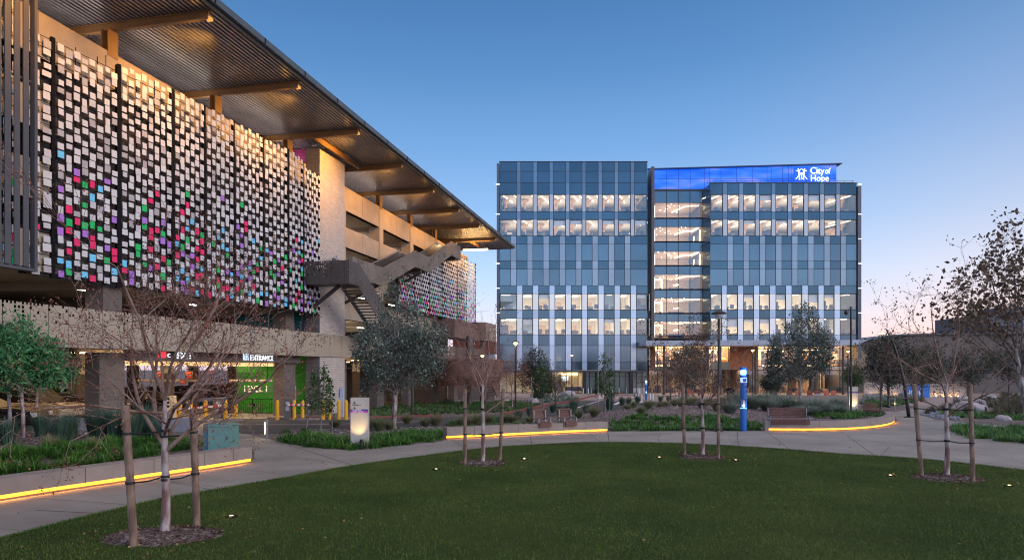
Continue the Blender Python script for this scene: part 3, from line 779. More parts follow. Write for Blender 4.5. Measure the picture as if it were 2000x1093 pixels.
# front landing guard (faces the viewer) and lower flight sides
dz_ = G(0.03,0,0)-G(0,0,0)
side([G(43.08,.75,7.78), G(43.08,4.22,7.78), G(43.08,4.22,9.22), G(43.08,.75,9.22)], 'landing_guard', dv=dz_, mt=perfm('perforated_landing_metal', (.10,.085,.078), .125, .75, 9.9-1.4, 9.75, .4, metal=.25, seams=.85, ang=-.2))
side(prof_pts(4.24, [(43.1,7.92),(44.55,7.92)], -.14, 1.30)); side(prof_pts(4.24, [(44.55,7.92),(49.6,5.0)], -.3, 1.30)); side(prof_pts(3.03, [(44.55,7.92),(49.6,5.0)], -.3, .1), 'stringer')
side(prof_pts(4.24, [(49.6,5.0),(51.6,5.0)], -.14, 1.25))
side(prof_pts(.78, [(43.1,7.92),(45.3,7.92)], -.14, 1.30))
for (pts, d) in (([(51.05,8.75),(57.65,11.15)],1.52),([(61.1,11.15),(67.4,13.75)],1.52),([(44.2,7.95),(46.1,8.75)],1.75)):
    m = MB(); (a, za), (b, zb_) = pts
    m.tube([G(a,d+.1,za+1.32), G(b,d+.1,zb_+1.32)], .035, 6); m.tube([G(b,d+.1,zb_+1.32), G(b,d+.1,zb_+.9)], .035, 6)
    m.build('handrail', pm('bright_steel', (.5,.48,.45), .3, metal=.7), st)
for a_, b_, r_b in ((G(43.9,3.2,7.78), G(44.3,.9,6.3), .13), (G(50.5,2.9,8.6), G(50.5,.1,7.3), .1), (G(60,2.9,11.0), G(60,.1,9.6), .1)):
    m = MB(); m.tube([a_, b_], r_b, 4); m.build('brace', M_STD, st)
for bb_ in ((59.2, 59.5, .1, 2.9, 10.75, 11.0), (48.2, 48.5, .1, 2.9, 8.35, 8.6), (69, 69.3, .1, 2.9, 13.35, 13.6)):
    m = MB(); gbox(m, *bb_); m.build('bracket', M_STD, st)
m = MB(); gbox(m, 51.3, 51.6, 3.6, 3.9, g(51), 4.84); m.build('stair_post', M_STD, st)
point('stair_light', G(69.5,2.2,15.0), 30, (1,.7,.35), .05, st)
# linear lamp at the roof end
lb = MB(); gbox(lb, 78.5, 78.7, .8, 3.7, 16.02, 16.2)
lr = root('linear_lamp', 'long glowing linear lamp under the far tip of the garage roof', 'lamp', G(78.6,2.2,16.1)); lb.build('tube', em('bright_linear', (1,.74,.40), 7), lr)
for q in (1.2,3.3):
    rd = MB(); gbox(rd, 78.58, 78.61, q, q+.03, 16.21, ROOFZ); rd.build('rod', M_DARK, lr)
area('linear_lamp_glow', G(78.6,2.2,15.98), (0,0,GANG), .3, 3, 120, (1,.74,.4))
area('linear_lamp_glow', G(78.6,2.2,16.3), (R(180),0,GANG), .3, 3, 260, (1,.55,.16))
for y_ in (54, 61): area('level_two_wash', G(y_,-5,4.6), (R(180),0,GANG), 6, 5, 130, (1,.80,.56), gar)
# ---------------- far dark stair box with drum base
fs = root('far_stair', 'dark brown perforated stair enclosure at the far end of the garage', 'staircase', G(78,3,g(78)))
M_FSP = perfm('perforated_rust_metal', (.17,.10,.085), .16, .55, -5, 10, .5)
m = MB(); gbox(m, 70, 79.5, .6, 2.5, 5.7, 7.6); m.build('upper_box', M_FSP, fs)
m = MB(); gbox(m, 79.6, 84.5, 1.2, 3.2, 5.8, 7.9); m.build('tan_box', perfm('perforated_ochre_metal', (.27,.20,.16), .16, .4, -5, 12, .5), fs)
m = MB(); m.lathe((G(70,4)[0],G(70,4)[1],g(70)), [(0,1.9),(3.0,2.0),(3.4,2.9),(3.6,4.6),(3.5,4.6),(3.3,3.0)], 22); m.build('drum', M_FSP, fs)
for (y,d) in ((70,4),(74,3),(81,2.4)):
    m = MB(); m.tube([G(y,d,g(y)), G(y,d,5.8)], .28, 12); m.build('column', M_STD, fs)
m = MB(); m.extr([G(74,4,4.0),G(82,4,-.9),G(83,4,-.9),G(83,4,.3),G(75,4,4.9)], G(0,-.1,0)-G(0,0,0)); m.build('side_panel', M_FSP, fs)
m = MB()
for k in range(16): gbox(m, 74.5+k*.5, 75.1+k*.5, 2.6, 3.9, 3.9-k*.3, 3.98-k*.3)
m.build('tread', M_STD, fs)
# rust coloured wing beyond
rw = root('rust_wing', 'rust red perforated screen wall between the garage and the glass offices', 'building', (-3.5,96,g(96)))
m = MB(); m.extr([(-8,92,4.6),(-2.2,92,4.6),(-2.2,92,6.4),(-8,92,8.5)], (0,6,0)); m.build('screen_wall', perfm('perforated_red_metal', (.20,.065,.045), .2, .35, -5, 14, .5, ang=0.), rw)
m = MB(); m.box(-8,-2.4,93,98,g(95),1.2); m.build('wall', M_TAND, rw)
m = MB(); m.box(-8,-2.3,92.6,93,1.9,4.5); m.build('glazing', pm('pale_glazing', (.35,.42,.55), .15, metal=.3), rw)
m = MB(); m.box(-6.6,-3.4,91.9,91.98,2.2,3.9); m.build('window', em('dusk_window', (.6,.75,1.), .45), rw)
# ================================================================== GLASS OFFICE BUILDING
YB = 119.0; PS = FPX/YB
ox = lambda px: (px-1000)/PS
ozz = lambda py: EYE+(720-py)/PS
off = root('office_building', 'six storey blue glass office block with lit floors behind the lawn', 'office building', (ox(1325), YB, g(YB)))
def glasspanel(name, rgb, rough, metal, var):
    m = pm(name, rgb, rough, metal, var, .12, island=.14); return m
M_GD = glasspanel('dark_blue_glass', (.068,.118,.155), .10, .70, .18)
M_GM = glasspanel('mid_blue_glass', (.110,.170,.215), .12, .62, .15)
M_GL = glasspanel('fritted_pale_glass', (.25,.335,.40), .22, .25, .08)
M_MUL = pm('mullion', (.035,.045,.06), .4, metal=.4)
M_WIN = glassm('window_glass', (.93,.97,.98), .13)
M_WALLW = pm('office_wall', (.72,.64,.52), .8, var=.08, scale=.6)
M_CEILW = pm('office_ceiling', (.66,.60,.53), .9, var=.04)
M_CARP = pm('office_carpet', (.16,.14,.13), .9)
M_BLIND = pm('blue_blind', (.22,.30,.38), .8, var=.1)
M_WOOD = pm('wood_column', (.58,.38,.24), .6, var=.15, scale=2)
M_DESK = pm('office_furniture', (.05,.06,.10), .6, var=.4, scale=1)
M_STRIP = em('ceiling_strip', (1,.82,.58), 2.6)
M_STRIPC = em('ceiling_strip_cool', (1,.92,.80), 3.5)
M_FINW = pm('lit_fin', (.78,.76,.72), .6)
LINES = dict(L=[316.3,334.6,356.6,379.7,413.2,428.6,460.6,476.6,509,525,557.5,573.5,605.3,621.5,653.3,674.3,706,722.5],
             Rr=[358,379.7,413.2,428.6,460.6,476.6,509,525,557.5,573.5,605.3,621.5,653.3,673.5])
winrows = [(379.7,413.2,0),(428.6,460.6,0),(573.5,605.3,1),(621.5,653.3,1)]
def wing(px0, px1, lines, strips, mirror, roofpy):
    x0, x1 = ox(px0), ox(px1)
    pn = MB(); mu = MB()
    def bandof(py):
        return 0 if py < 461 else (1 if py < 557.6 else 2)
    for a, b in zip(lines[:-1], lines[1:]):
        bd = bandof((a+b)/2); ss = strips[bd]
        row_is_win = any(abs(a-w[0]) < .5 for w in winrows)
        z1, z0 = ozz(a), ozz(b)
        edges = [px0]
        cells = []
        cur = px0
        for s0, s1 in ss:
            if s0 > cur+.5: cells.append((cur, s0, 'd'))
            cells.append((s0, s1, 's')); cur = s1
        if cur < px1-.5: cells.append((cur, px1, 'd'))
        spand = (b-a) < 25
        for ca, cb, ty in cells:
            xa, xb = ox(ca)+.025, ox(cb)-.025
            if ty == 'd' and row_is_win:
                # a window of its own: frame and pane
                w = MB(); zz0, zz1 = z0+.03, z1-.03
                w.box(xa,xb,YB+.02,YB+.14,zz0,zz0+.07); w.box(xa,xb,YB+.02,YB+.14,zz1-.07,zz1)
                w.box(xa,xa+.07,YB+.02,YB+.14,zz0+.07,zz1-.07); w.box(xb-.07,xb,YB+.02,YB+.14,zz0+.07,zz1-.07)
                wo = w.build('window', M_MUL, off)
                p = MB(); p.quad((xa+.05,YB+.08,zz0+.05),(xb-.05,YB+.08,zz0+.05),(xb-.05,YB+.08,zz1-.05),(xa+.05,YB+.08,zz1-.05)); p.build('pane', M_WIN, wo)
                continue
            if ty == 's': mi = (4,2,5)[bd]; yo = -.02
            else: mi = 0 if (bd == 0 or spand) else 1; yo = .03
            if ty == 'd' and bd == 2 and not spand: mi = 1
            if row_is_win and ty == 's': mi = 6 if bd == 0 else 3
            pn.box(xa,xb,YB+yo,YB+.12,z0+.03,z1-.03,mi)
        mu.box(x0,x1,YB-.01,YB+.10,z1-.045,z1+.045)
    z0, z1 = ozz(lines[-1]), ozz(lines[0])
    for bd in range(3):
        zt = {0:z1,1:ozz(460.6),2:ozz(557.5)}[bd]; zb_ = {0:ozz(460.6),1:ozz(557.5),2:z0}[bd]
        for s0, s1 in strips[bd]:
            for q in (s0, s1):
                if px0+1 < q < px1-1: mu.box(ox(q)-.04,ox(q)+.04,YB-.025,YB+.11,zb_,zt)
    pn.build('facade_panel', [M_GD, M_GM, M_GL, M_GLW, M_GS0, M_GS2, M_GLT], off); mu.build('mullion', M_MUL, off)
    # shell behind
    sh = MB(); DP = 16
    sh.box(x0+.05,x1-.05,YB+DP,YB+DP+.3,z0,z1-.2); sh.box(x0,x0+.25,YB+.13,YB+DP,z0,z1); sh.box(x1-.25,x1,YB+.13,YB+DP,z0,z1)
    sh.box(x0+.25,x1-.25,YB+.13,YB+DP,z1-.6,z1-.3)
    sh.build('wing_shell', M_FASC, off)
    return x0, x1
M_GS0 = glasspanel('teal_strip_glass', (.15,.215,.27), .15, .5, .08); M_GS2 = glasspanel('sky_strip_glass', (.40,.51,.64), .15, .3, .08)
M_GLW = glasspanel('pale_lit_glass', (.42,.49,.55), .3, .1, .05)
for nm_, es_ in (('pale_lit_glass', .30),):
    b_ = M_GLW.node_tree.nodes['Principled BSDF']; b_.inputs['Emission Color'].default_value = (1,.93,.86,1); b_.inputs['Emission Strength'].default_value = es_  # emission stands in for room light passing through the frosted strips
M_GLT = glasspanel('upper_lit_glass', (.30,.36,.42), .25, .2, .05); b_ = M_GLT.node_tree.nodes['Principled BSDF']; b_.inputs['Emission Color'].default_value = (1,.88,.78,1); b_.inputs['Emission Strength'].default_value = .10  # weaker emission, likewise room light put into the upper strips
Ls = [[(1009.6,1017),(1041.5,1049),(1073,1080.5),(1105,1112.5),(1137,1144),(1168.5,1176),(1200,1207.5),(1231.7,1239)],
      [(997.5,1008.5),(1029.7,1040.5),(1061,1072.5),(1092.7,1104),(1124.8,1135.8),(1156.8,1168),(1188.5,1200),(1220,1231)],
      [(1009.6,1020.6),(1040.7,1051.7),(1072.8,1083.5),(1104.7,1115.6),(1136.6,1147),(1168.5,1179.5),(1200,1211),(1231.7,1242.7)]]
Rs = [[(1411.6,1420.6),(1443.4,1451.8),(1475.2,1483),(1506.6,1514.7),(1538.2,1546.2),(1570,1578),(1601.4,1609.6),(1633,1640.5)],
      [(1420.6,1431.7),(1451.8,1463),(1483.6,1494.6),(1515,1526.8),(1546.6,1558),(1578,1589.4),(1609.5,1621),(1641.7,1652.3)],
      [(1409.7,1419.6),(1440.8,1451.8),(1472,1483),(1503,1515),(1534.5,1546.2),(1566.3,1578),(1598,1609),(1629.3,1640.5)]]
LX = wing(975.6, 1264.3, LINES['L'], Ls, 1, 316)
RX = wing(1387, 1673.5, LINES['Rr'], Rs, -1, 358)
# interiors
def interior(x0, x1, zf, zc, skew, kind, pxs):
    """one storey of rooms: floor zf, ceiling zc"""
    D = 13 if kind == 0 else 8
    it = MB(); st_ = MB()
    it.box(x0+.3,x1-.3,YB+D,YB+D+.15,zf,zc,0); it.box(x0+.3,x1-.3,YB+.2,YB+D,zc,zc+.12,1); it.box(x0+.3,x1-.3,YB+.2,YB+D,zf-.12,zf,2)
    rg = random.Random(int(zf*10)+int(x0)+3)
    for i, (a, b) in enumerate(pxs):
        xa, xb = ox(a), ox(b); w = xb-xa; xm = (xa+xb)/2
        if kind == 0:
            dark = rg.random() < .12
            if rg.random() < .25: it.box(xa,xb,YB+.22,YB+.26,zc-rg.uniform(.4,1.1),zc,1)
            if rg.random() < .3: it.box(xa+w*.1,xa+w*rg.uniform(.4,.9),YB+rg.uniform(4,8),YB+8.4,zf,zc-rg.uniform(.2,1.4),rg.choice((0,3,4)))
            for k, (u, l0, l1) in enumerate(((.25 if skew>0 else .75, .8, 6.0),(.85 if skew>0 else .15, .6, 3.2))):
                if dark or rg.random() < .15: continue
                u += rg.uniform(-.08,.08); l1 *= rg.uniform(.7,1.1)
                xs_ = xa+w*u; sk = skew*.32
                a0 = Vector((xs_, YB+l0, 0)); a1 = Vector((xs_+sk*(l1-l0), YB+l1, 0)); wd = .075
                st_.hexa([(a0.x-wd,a0.y,zc-.12),(a0.x+wd,a0.y,zc-.12),(a1.x+wd,a1.y,zc-.12),(a1.x-wd,a1.y,zc-.12),(a0.x-wd,a0.y,zc-.04),(a0.x+wd,a0.y,zc-.04),(a1.x+wd,a1.y,zc-.04),(a1.x-wd,a1.y,zc-.04)])
            if rg.random() < .6: st_.box(xm-.5+rg.uniform(-.3,.3),xm+.6,YB+9,YB+9.15,zc-.7,zc-.62)
            # timber column with flared head
            cx_ = xa+w*(.32 if skew > 0 else .68); cyy = YB+3.6
            it.tube([(cx_,cyy,zf),(cx_,cyy,zc-.8),(cx_,cyy,zc-.35),(cx_,cyy,zc)], [.3,.3,.75,.8], 12, 3)
        else:
            q_ = rg.uniform(.1,.5)*w; st_.box(xa+q_,xa+q_+w*rg.uniform(.3,.6),YB+1.6,YB+1.9,zc-.1,zc-.02)
            if i % 3 != 2: st_.box(xa+.1,xb-.3,YB+4.2,YB+4.4,zc-.1,zc-.02)
            it.box(xb+.35,xb+.45,YB+.3,YB+D,zf,zc,0)
            if rg.random() < .7: it.box(xm-.1+rg.uniform(-.4,.4),xm+.7,YB+D-.1,YB+D-.02,zf,zf+2.1,3)
            if rg.random() < .22: it.box(xa-.3,xb+.3,YB+2.6,YB+2.7,zf,zc,5)
            if rg.random() < .25: it.box(xa,xb,YB+.22,YB+.26,zc-rg.uniform(.5,1.6),zc,1)
            if rg.random() < .2: it.box(xa+.1,xa+w*.5,YB+1.2,YB+1.5,zf,zf+rg.uniform(1.5,2.2),4)
        for c in range(rg.choice((2,3,3))):
            q = xa+w*rg.uniform(.08,.92); yy = YB+rg.uniform(.5,2.2); hh = rg.uniform(.8,1.15)
            it.box(q-.32,q+.32,yy,yy+.06,zf+.42,zf+hh,4); it.box(q-.28,q+.28,yy,yy+.5,zf+.40,zf+.5,4); it.tube([(q,yy+.2,zf),(q,yy+.2,zf+.45)],.04,4,4)
        it.box(xa+.1,xb-.2,YB+1.4,YB+2.0,zf+.70,zf+.76,4)
    o = it.build('office_interior', [M_WALLW, M_CEILW, M_CARP, M_WOOD, M_DESK, M_BLIND], off)
    st_.build('ceiling_strip', M_STRIP if kind == 0 else M_STRIPC, off)
def cells_between(px0, px1, ss):
    out = []; cur = px0
    for s0, s1 in ss:
        if s0 > cur+2: out.append((cur, s0))
        cur = s1
    if cur < px1-2: out.append((cur, px1))
    return out
WARM = (1,.80,.58); WARM2 = (1,.86,.66)
for (px0, px1, strips, sk) in ((975.6,1264.3,Ls,1),(1387,1673.5,Rs,-1)):
    for (a, b, kd) in winrows:
        zf = ozz(b)-.08; zc = ozz(a)+.02
        interior(ox(px0), ox(px1), zf, zc, sk, kd, cells_between(px0, px1, strips[0 if kd == 0 else 2]))
        w = ox(px1)-ox(px0); xm = (ox(px0)+ox(px1))/2
        E_ = 900 if kd == 0 else 1000
        area('office_fill', (xm, YB+4.2, zf+.55), (R(180),0,0), w-1, 7.0, E_*1.15, WARM if kd == 0 else WARM2, off)  # unseen upward fill near the floor, added to light the rooms evenly
# side returns with little lit slots
M_RET = pm('return_metal', (.10,.105,.12), .4, metal=.3)
m = MB(); m.box(ox(970.3),ox(975.4),YB-.3,YB+15,ozz(722),ozz(320)); m.build('side_return', M_RET, off)
m = MB(); m.box(ox(1674),ox(1680.5),YB-.3,YB+15,ozz(700),ozz(364)); m.build('side_return', M_RET, off)
for py in (361,419,467,515,563,611):
    for (a, b) in ((968.6,976),(1674.5,1680.6)):
        m = MB(); m.box(ox(a),ox(b),YB-.36,YB-.31,ozz(py+.6),ozz(py-.6)); m.build('slot_light', em('slot_white', (1,.95,.85), 2.2), off)
# glazed returns of the notch, slightly green
M_NOTCH = glassm('notch_glass', (.62,.74,.68), .35, .08)
for (a, b, ya_, yb_) in ((1264.5,1270,YB,YB+3.0),(1386.8,1382,YB,YB+3.0)):
    top = 318 if a < 1300 else 360
    m = MB()
    for i in range(13):
        zt = ozz(top)-(ozz(top)-ozz(655))*i/13; zb_ = ozz(top)-(ozz(top)-ozz(655))*(i+1)/13
        m.quad((ox(a),ya_,zb_+.05),(ox(b),yb_,zb_+.05),(ox(b),yb_,zt-.05),(ox(a),ya_,zt-.05))
    m.build('return_glazing', M_GM, off)
# atrium
YA = YB+3.2; PA = FPX/YA
ax = lambda px: (px-1000)/PA
az_ = lambda py: EYE+(720-py)/PA
m = MB()
for (a, b) in ((1270.3,1276),(1373.8,1381.8)):
    m.box(ax(a),ax(b),YB+2.2,YA+8,ozz(722),ozz(318 if a < 1300 else 360))
m.build('atrium_jamb', pm('bronze_metal', (.11,.095,.09), .4, metal=.4), off)
arows = [(372.5,396,426),(426.5,443,472),(472.5,491,518.5),(519,536,565),(565.5,582,611.5),(612,628,655)]
avx = [1276.3,1302,1324.7,1347.5,1373.6]
M_ATC = pm('atrium_ceiling', (.60,.52,.45), .9, var=.04)
M_LINE = em('atrium_line_light', (1,.84,.58), 4); M_DOT = em('downlight', (1,.85,.6), 14)
for r_, (zt_, zm_, zb_) in enumerate(arows):
    fr = MB()
    for q in avx: fr.box(ax(q)-.05,ax(q)+.05,YA-.06,YA+.06,az_(zb_),az_(zt_))
    for q in (zt_, zb_): fr.box(ax(avx[0]),ax(avx[-1]),YA-.07,YA+.07,az_(q)-.10,az_(q)+.10)
    fr.box(ax(avx[0]),ax(avx[-1]),YA-.05,YA+.05,az_(zm_)-.03,az_(zm_)+.03)
    ag = fr.build('atrium_window', M_MUL, off)
    p = MB(); p.quad((ax(avx[0]),YA,az_(zb_)),(ax(avx[-1]),YA,az_(zb_)),(ax(avx[-1]),YA,az_(zm_)),(ax(avx[0]),YA,az_(zm_))); p.build('pane', M_WIN, ag)
    p = MB(); p.box(ax(avx[0])+.05,ax(avx[-1])-.05,YA+.02,YA+.04,az_(zm_)+.04,az_(zt_)-.11); p.build('spandrel_glass', M_GM, ag)
    x0, x1 = ax(avx[0])+.05, ax(avx[-1])-.05; zc = az_(zm_)+.1; zf = az_(zb_)-.4; D = 10
    it = MB(); it.box(x0,x1,YA+.1,YA+D,zc,zc+.15,0); it.box(x0,x1,YA+D,YA+D+.1,zf,zc,1); it.box(x0,x1,YA+.1,YA+D,zf-.12,zf,2)
    if r_ >= 3:
        it.box(x0+.3,x0+2.3,YA+4,YA+6,zf,zc-.5,1); it.box(x0+3.6,x0+5.8,YA+1.5,YA+2.2,zf,zf+.8,4); it.box(x0+6.2,x0+8.6,YA+2,YA+2.8,zf,zf+.75,3)
        for q in (1.2,2.9,4.2,5.0,6.9,8.0): it.box(x0+q,x0+q+.45,YA+.9,YA+1.4,zf,zf+.8,4)
    it.build('atrium_interior', [M_ATC, M_WALLW, M_CARP, M_WOOD, M_DESK], off)
    ln = MB()
    def pl(pts, w=.07, z=None):
        ln.tube([(x0+a, YA+b, (zc-.12) if z is None else z) for a, b in pts], w, 6)
    ln.tube([(x0+.25,YA+.6,zf+.2),(x0+.25,YA+.6,zc-.5)], .08, 6)
    if r_ == 0: pl([(5.0,7.5),(6.2,3.2),(6.6,2.5),(8.7,2.3)])
    elif r_ < 3:
        ln.tube([(x0+5.4,YA+7,zc-.15),(x0+6.4,YA+4,zc-.15),(x0+7.9,YA+3.6,zc-.15),(x0+8.2,YA+1,zc-.15)], .1, 6); ln.tube([(x0+8.5,YA+1,zf+.3),(x0+8.5,YA+1,zc-.4)], .1, 6); ln.tube([(x0+5.6,YA+5,zf+.6),(x0+8.3,YA+4.5,zf+1.0),(x0+8.4,YA+4.5,zf+2.2)], .12, 6)
    else:
        pl([(5.4,6.5),(6.3,2.5),(8.8,1.9)]); ln.tube([(x0+.3,YA+3.9,zc-.45),(x0+2.3,YA+3.9,zc-.45),(x0+2.3,YA+3.9,zf+.6)], .1, 6); ln.tube([(x0+4.2,YA+3,zf+1.5),(x0+5.2,YA+3,zf+1.6)], .14, 6)
    ln.build('line_light', M_LINE, off)
    dt = MB(); rg = random.Random(r_)
    for k in range(16): 
        q, w_ = rg.uniform(.8,6.5), rg.uniform(.8,8); dt.lathe((x0+q,YA+w_,zc-.04), [(.07,0),(.07,.03)], 8)
    dt.build('downlight', M_DOT, off)
    area('atrium_fill', ((x0+x1)/2, YA+4.6, zf+.45), (R(180),0,0), 7, 8, 340, (1,.62,.34), off)  # added fill facing up, unseen from below, evens the ceiling light
m = MB(); m.box(ax(1276),ax(1374),YA,YA+14,az_(372.2)+.12,az_(372.2)+.3); m.build('atrium_roof', M_FASC, off)
# blue penthouse
YP = YB+9.0; PP = FPX/YP
qx = lambda px: (px-1000)/PP
qz = lambda py: EYE+(720-py)/PP
def bluem():
    m_, n, l, b = newmat('backlit_blue_glass')
    tc = n.new('ShaderNodeTexCoord'); mp_ = n.new('ShaderNodeMapping'); mp_.inputs['Scale'].default_value = (.10,.1,.42); l.new(tc.outputs['Object'], mp_.inputs[0])
    nz = n.new('ShaderNodeTexNoise'); nz.inputs['Scale'].default_value = 1.3; nz.inputs['Detail'].default_value = 2; l.new(mp_.outputs[0], nz.inputs['Vector'])
    r_ = n.new('ShaderNodeValToRGB'); e = r_.color_ramp.elements
    e[0].position = .38; e[1].position = .66; e[0].color = (*lin(12,88,238),1); e[1].color = (*lin(116,130,240),1); e.new(.52).color = (*lin(44,112,246),1)
    l.new(nz.outputs[0], r_.inputs[0]); l.new(r_.outputs[0], b.inputs['Emission Color']); b.inputs['Emission Strength'].default_value = 1.15
    b.inputs['Base Color'].default_value = (.01,.02,.06,1); b.inputs['Roughness'].default_value = .15
    return m_
ph = MB()
roofpy = lambda px: 332.5-(px-1275)*(332.5-322.5)/(1635-1275)
for a, b in [(1271,1276)]: pass
ph.extr([(qx(1262),YP,qz(376)),(qx(1633.5),YP,qz(376)),(qx(1633.5),YP,qz(roofpy(1633))),(qx(1262),YP,qz(roofpy(1262)))], (0,10,0))
pho = ph.build('penthouse', bluem(), off)
m = MB()
for q in (1302,1325,1348,1375.5,1386,1408,1438,1469,1498,1506,1528,1540,1545,1620): m.box(qx(q)-.03,qx(q)+.03,YP-.05,YP-.01,qz(374),qz(roofpy(q)+.6))
m.box(qx(1264),qx(1633),YP-.05,YP-.01,qz(350),qz(349.4))
m.build('penthouse_mullion', pm('blue_mullion', (.01,.03,.2), .4), off)
m = MB(); m.extr([(qx(1262),YP-.9,qz(roofpy(1262))+.02),(qx(1641),YP-.9,qz(roofpy(1641))+.02),(qx(1641),YP-.9,qz(roofpy(1641))+.14),(qx(1262),YP-.9,qz(roofpy(1262))+.14)], (0,12,0)); m.build('penthouse_roof', M_FASC, off)
# sign
sg = MB(); sg.box(qx(1549.5),qx(1578.2),YP-.22,YP-.06,qz(356.5),qz(327.5)); sgo = sg.build('sign_panel', em('sign_blue', lin(12,80,215), .9), off)
M_SW = em('logo_white', (.92,.97,1), 1.15)
e_ = MB()
def P2(u, v): return Vector((qx(1549.5)+(qx(1578.2)-qx(1549.5))*u, YP-.30, qz(356.5)+(qz(327.5)-qz(356.5))*v))
def ep(pts): e_.extr([P2(*p) for p in pts], (0,.05,0))
def circ(u, v, r, n=10): ep([(u+r*math.cos(2*math.pi*k/n), v+r*1.0*math.sin(2*math.pi*k/n)) for k in range(n)])
circ(.29,.86,.052); circ(.71,.86,.052); circ(.51,.60,.038)
for mx_ in (0,1):
    F_ = (lambda p: p) if mx_ == 0 else (lambda p: (1-p[0]+.01, p[1]))
    def fe(pts):
        q = [F_(p) for p in pts]
        ep(q if mx_ == 0 else q[::-1])
    fe([(.26,.78),(.38,.79),(.42,.60),(.40,.42),(.33,.40),(.29,.62)])        # torso
    fe([(.33,.42),(.40,.44),(.36,.14),(.33,.14)]); fe([(.30,.46),(.36,.46),(.24,.30),(.12,.18),(.10,.20),(.22,.34)])   # legs
    fe([(.27,.79),(.30,.73),(.20,.72),(.13,.77),(.13,.80),(.20,.77)]); fe([(.34,.80),(.38,.77),(.53,.90),(.52,.92)])
ep([(.46,.54),(.56,.54),(.53,.35),(.49,.35)]); ep([(.49,.36),(.52,.36),(.48,.14),(.46,.14)]); ep([(.50,.36),(.53,.36),(.60,.20),(.58,.19)]); ep([(.47,.54),(.49,.52),(.42,.62),(.41,.60)]); ep([(.55,.54),(.53,.52),(.60,.62),(.62,.60)])
e_.build('emblem', M_SW, sgo)
def ot(t, px, py, hpx, **k):
    return text_obj('lettering', t, hpx/PP/.69, M_SW, (qx(px),YP-.25,qz(py)), (R(90),0,0), sgo, ext=.06, **k)
ot('City', 1581, 340, 12.5, sx=.90, bold=.004); ot('of', 1609.8, 340, 11.0, sx=.80, bold=.008); ot('Hope', 1581.4, 354.6, 12.0, sx=.93, bold=.004)
# roof rail
m = MB()
for q in np.arange(1383, 1672, 15): m.tube([(ox(q),YB+.6,ozz(358)),(ox(q),YB+.6,ozz(351))], .03, 4)
m.tube([(ox(1383),YB+.6,ozz(351)),(ox(1671),YB+.6,ozz(351))], .03, 4); m.tube([(ox(1383),YB+.6,ozz(354.5)),(ox(1671),YB+.6,ozz(354.5))], .025, 4)
m.build('roof_railing', M_MUL, off)
m = MB(); m.box(ox(975),ox(1265),YB-.03,YB+.3,ozz(316.3)+.01,ozz(316.3)+.12); m.box(ox(1386),ox(1674.5),YB-.03,YB+.3,ozz(358)+.01,ozz(358)+.12); m.build('coping', M_MUL, off)
# ground floor under left wing
gz = g(YB)
YG = YB+1.6; PG = FPX/YG
hx = lambda px: (px-1000)/PG
m = MB(); m.box(ox(976),ox(1264),YB+.13,YB+15,ozz(722.5)-.3,ozz(722.5)-.04); m.build('soffit', M_FASC, off)
M_GGN = pm('grey_green_glass', (.20,.235,.205), .2, metal=.2, var=.2, scale=.3)
m = MB(); m.box(hx(1140),hx(1264),YG,YG+.1,gz,ozz(723)); m.build('ground_panel', M_GGN, off)
m = MB(); m.box(hx(1232),hx(1262),YG-.06,YG-.01,gz,gz+.95); m.build('low_panel', pm('pale_panel', (.5,.5,.52), .6), off)
m = MB()
for q in [975,990,1005,1020,1040,1060,1075,1083,1106,1116.5,1129,1139.5,1151.5,1163,1190,1200,1210,1221,1233,1243,1254,1265]: m.box(hx(q)-.05,hx(q)+.05,YG-.08,YG+.02,gz,ozz(723)-.3)
m.box(hx(1140),hx(1264),YG-.07,YG-.01,ozz(735),ozz(734.3))
for q in (1074,1140,1168,1231): m.box(hx(q)-.3,hx(q)+.3,YB+.4,YB+1.0,gz,ozz(723)-.3)
m.build('ground_mullion', pm('black_mullion', (.02,.018,.018), .5), off)
p = MB(); p.quad((hx(975),YG+.05,gz),(hx(1139),YG+.05,gz),(hx(1139),YG+.05,ozz(723)-.3),(hx(975),YG+.05,ozz(723)-.3)); p.build('lobby_glass', M_WIN, off)
it = MB(); zc = ozz(723)-.1
it.box(hx(975),hx(1139),YG+9,YG+9.2,gz,zc,0); it.box(hx(975),hx(1139),YG+.2,YG+9,zc-.2,zc-.1,1); it.box(hx(1084),hx(1098),YG+2,YG+4,gz,zc-.25,0); it.box(hx(1138),hx(1139.5),YG+.2,YG+9,gz,zc,0)
it.box(hx(1105),hx(1137),YG+.6,YG+1.4,gz+.35,gz+.85,4); it.box(hx(1105),hx(1137),YG+1.4,YG+1.6,gz+.35,gz+1.1,4); it.box(hx(1119),hx(1122),YG+4,YG+5,gz,gz+1.5,3); it.box(hx(1099),hx(1103),YG+3,YG+4,gz,gz+1.0,3)
it.build('lobby_interior', [M_WALLW, M_CEILW, M_CARP, M_WOOD, M_DESK], off)
m = MB(); m.box(hx(1099.5),hx(1113.5),YG+3.9,YG+4.0,gz+2.1,gz+3.0); m.build('screen', em('tv_screen', (.75,.88,1), 1.4), off)
m = MB(); m.box(hx(1098),hx(1138),YG+8.8,YG+8.95,zc-.75,zc-.5); m.build('cove_light', em('cove', (1,.72,.34), 5), off)
area('lobby_light', (hx(1057), YG+4, zc-.3), (0,0,0), 13, 5, 520, (1,.74,.42), off)
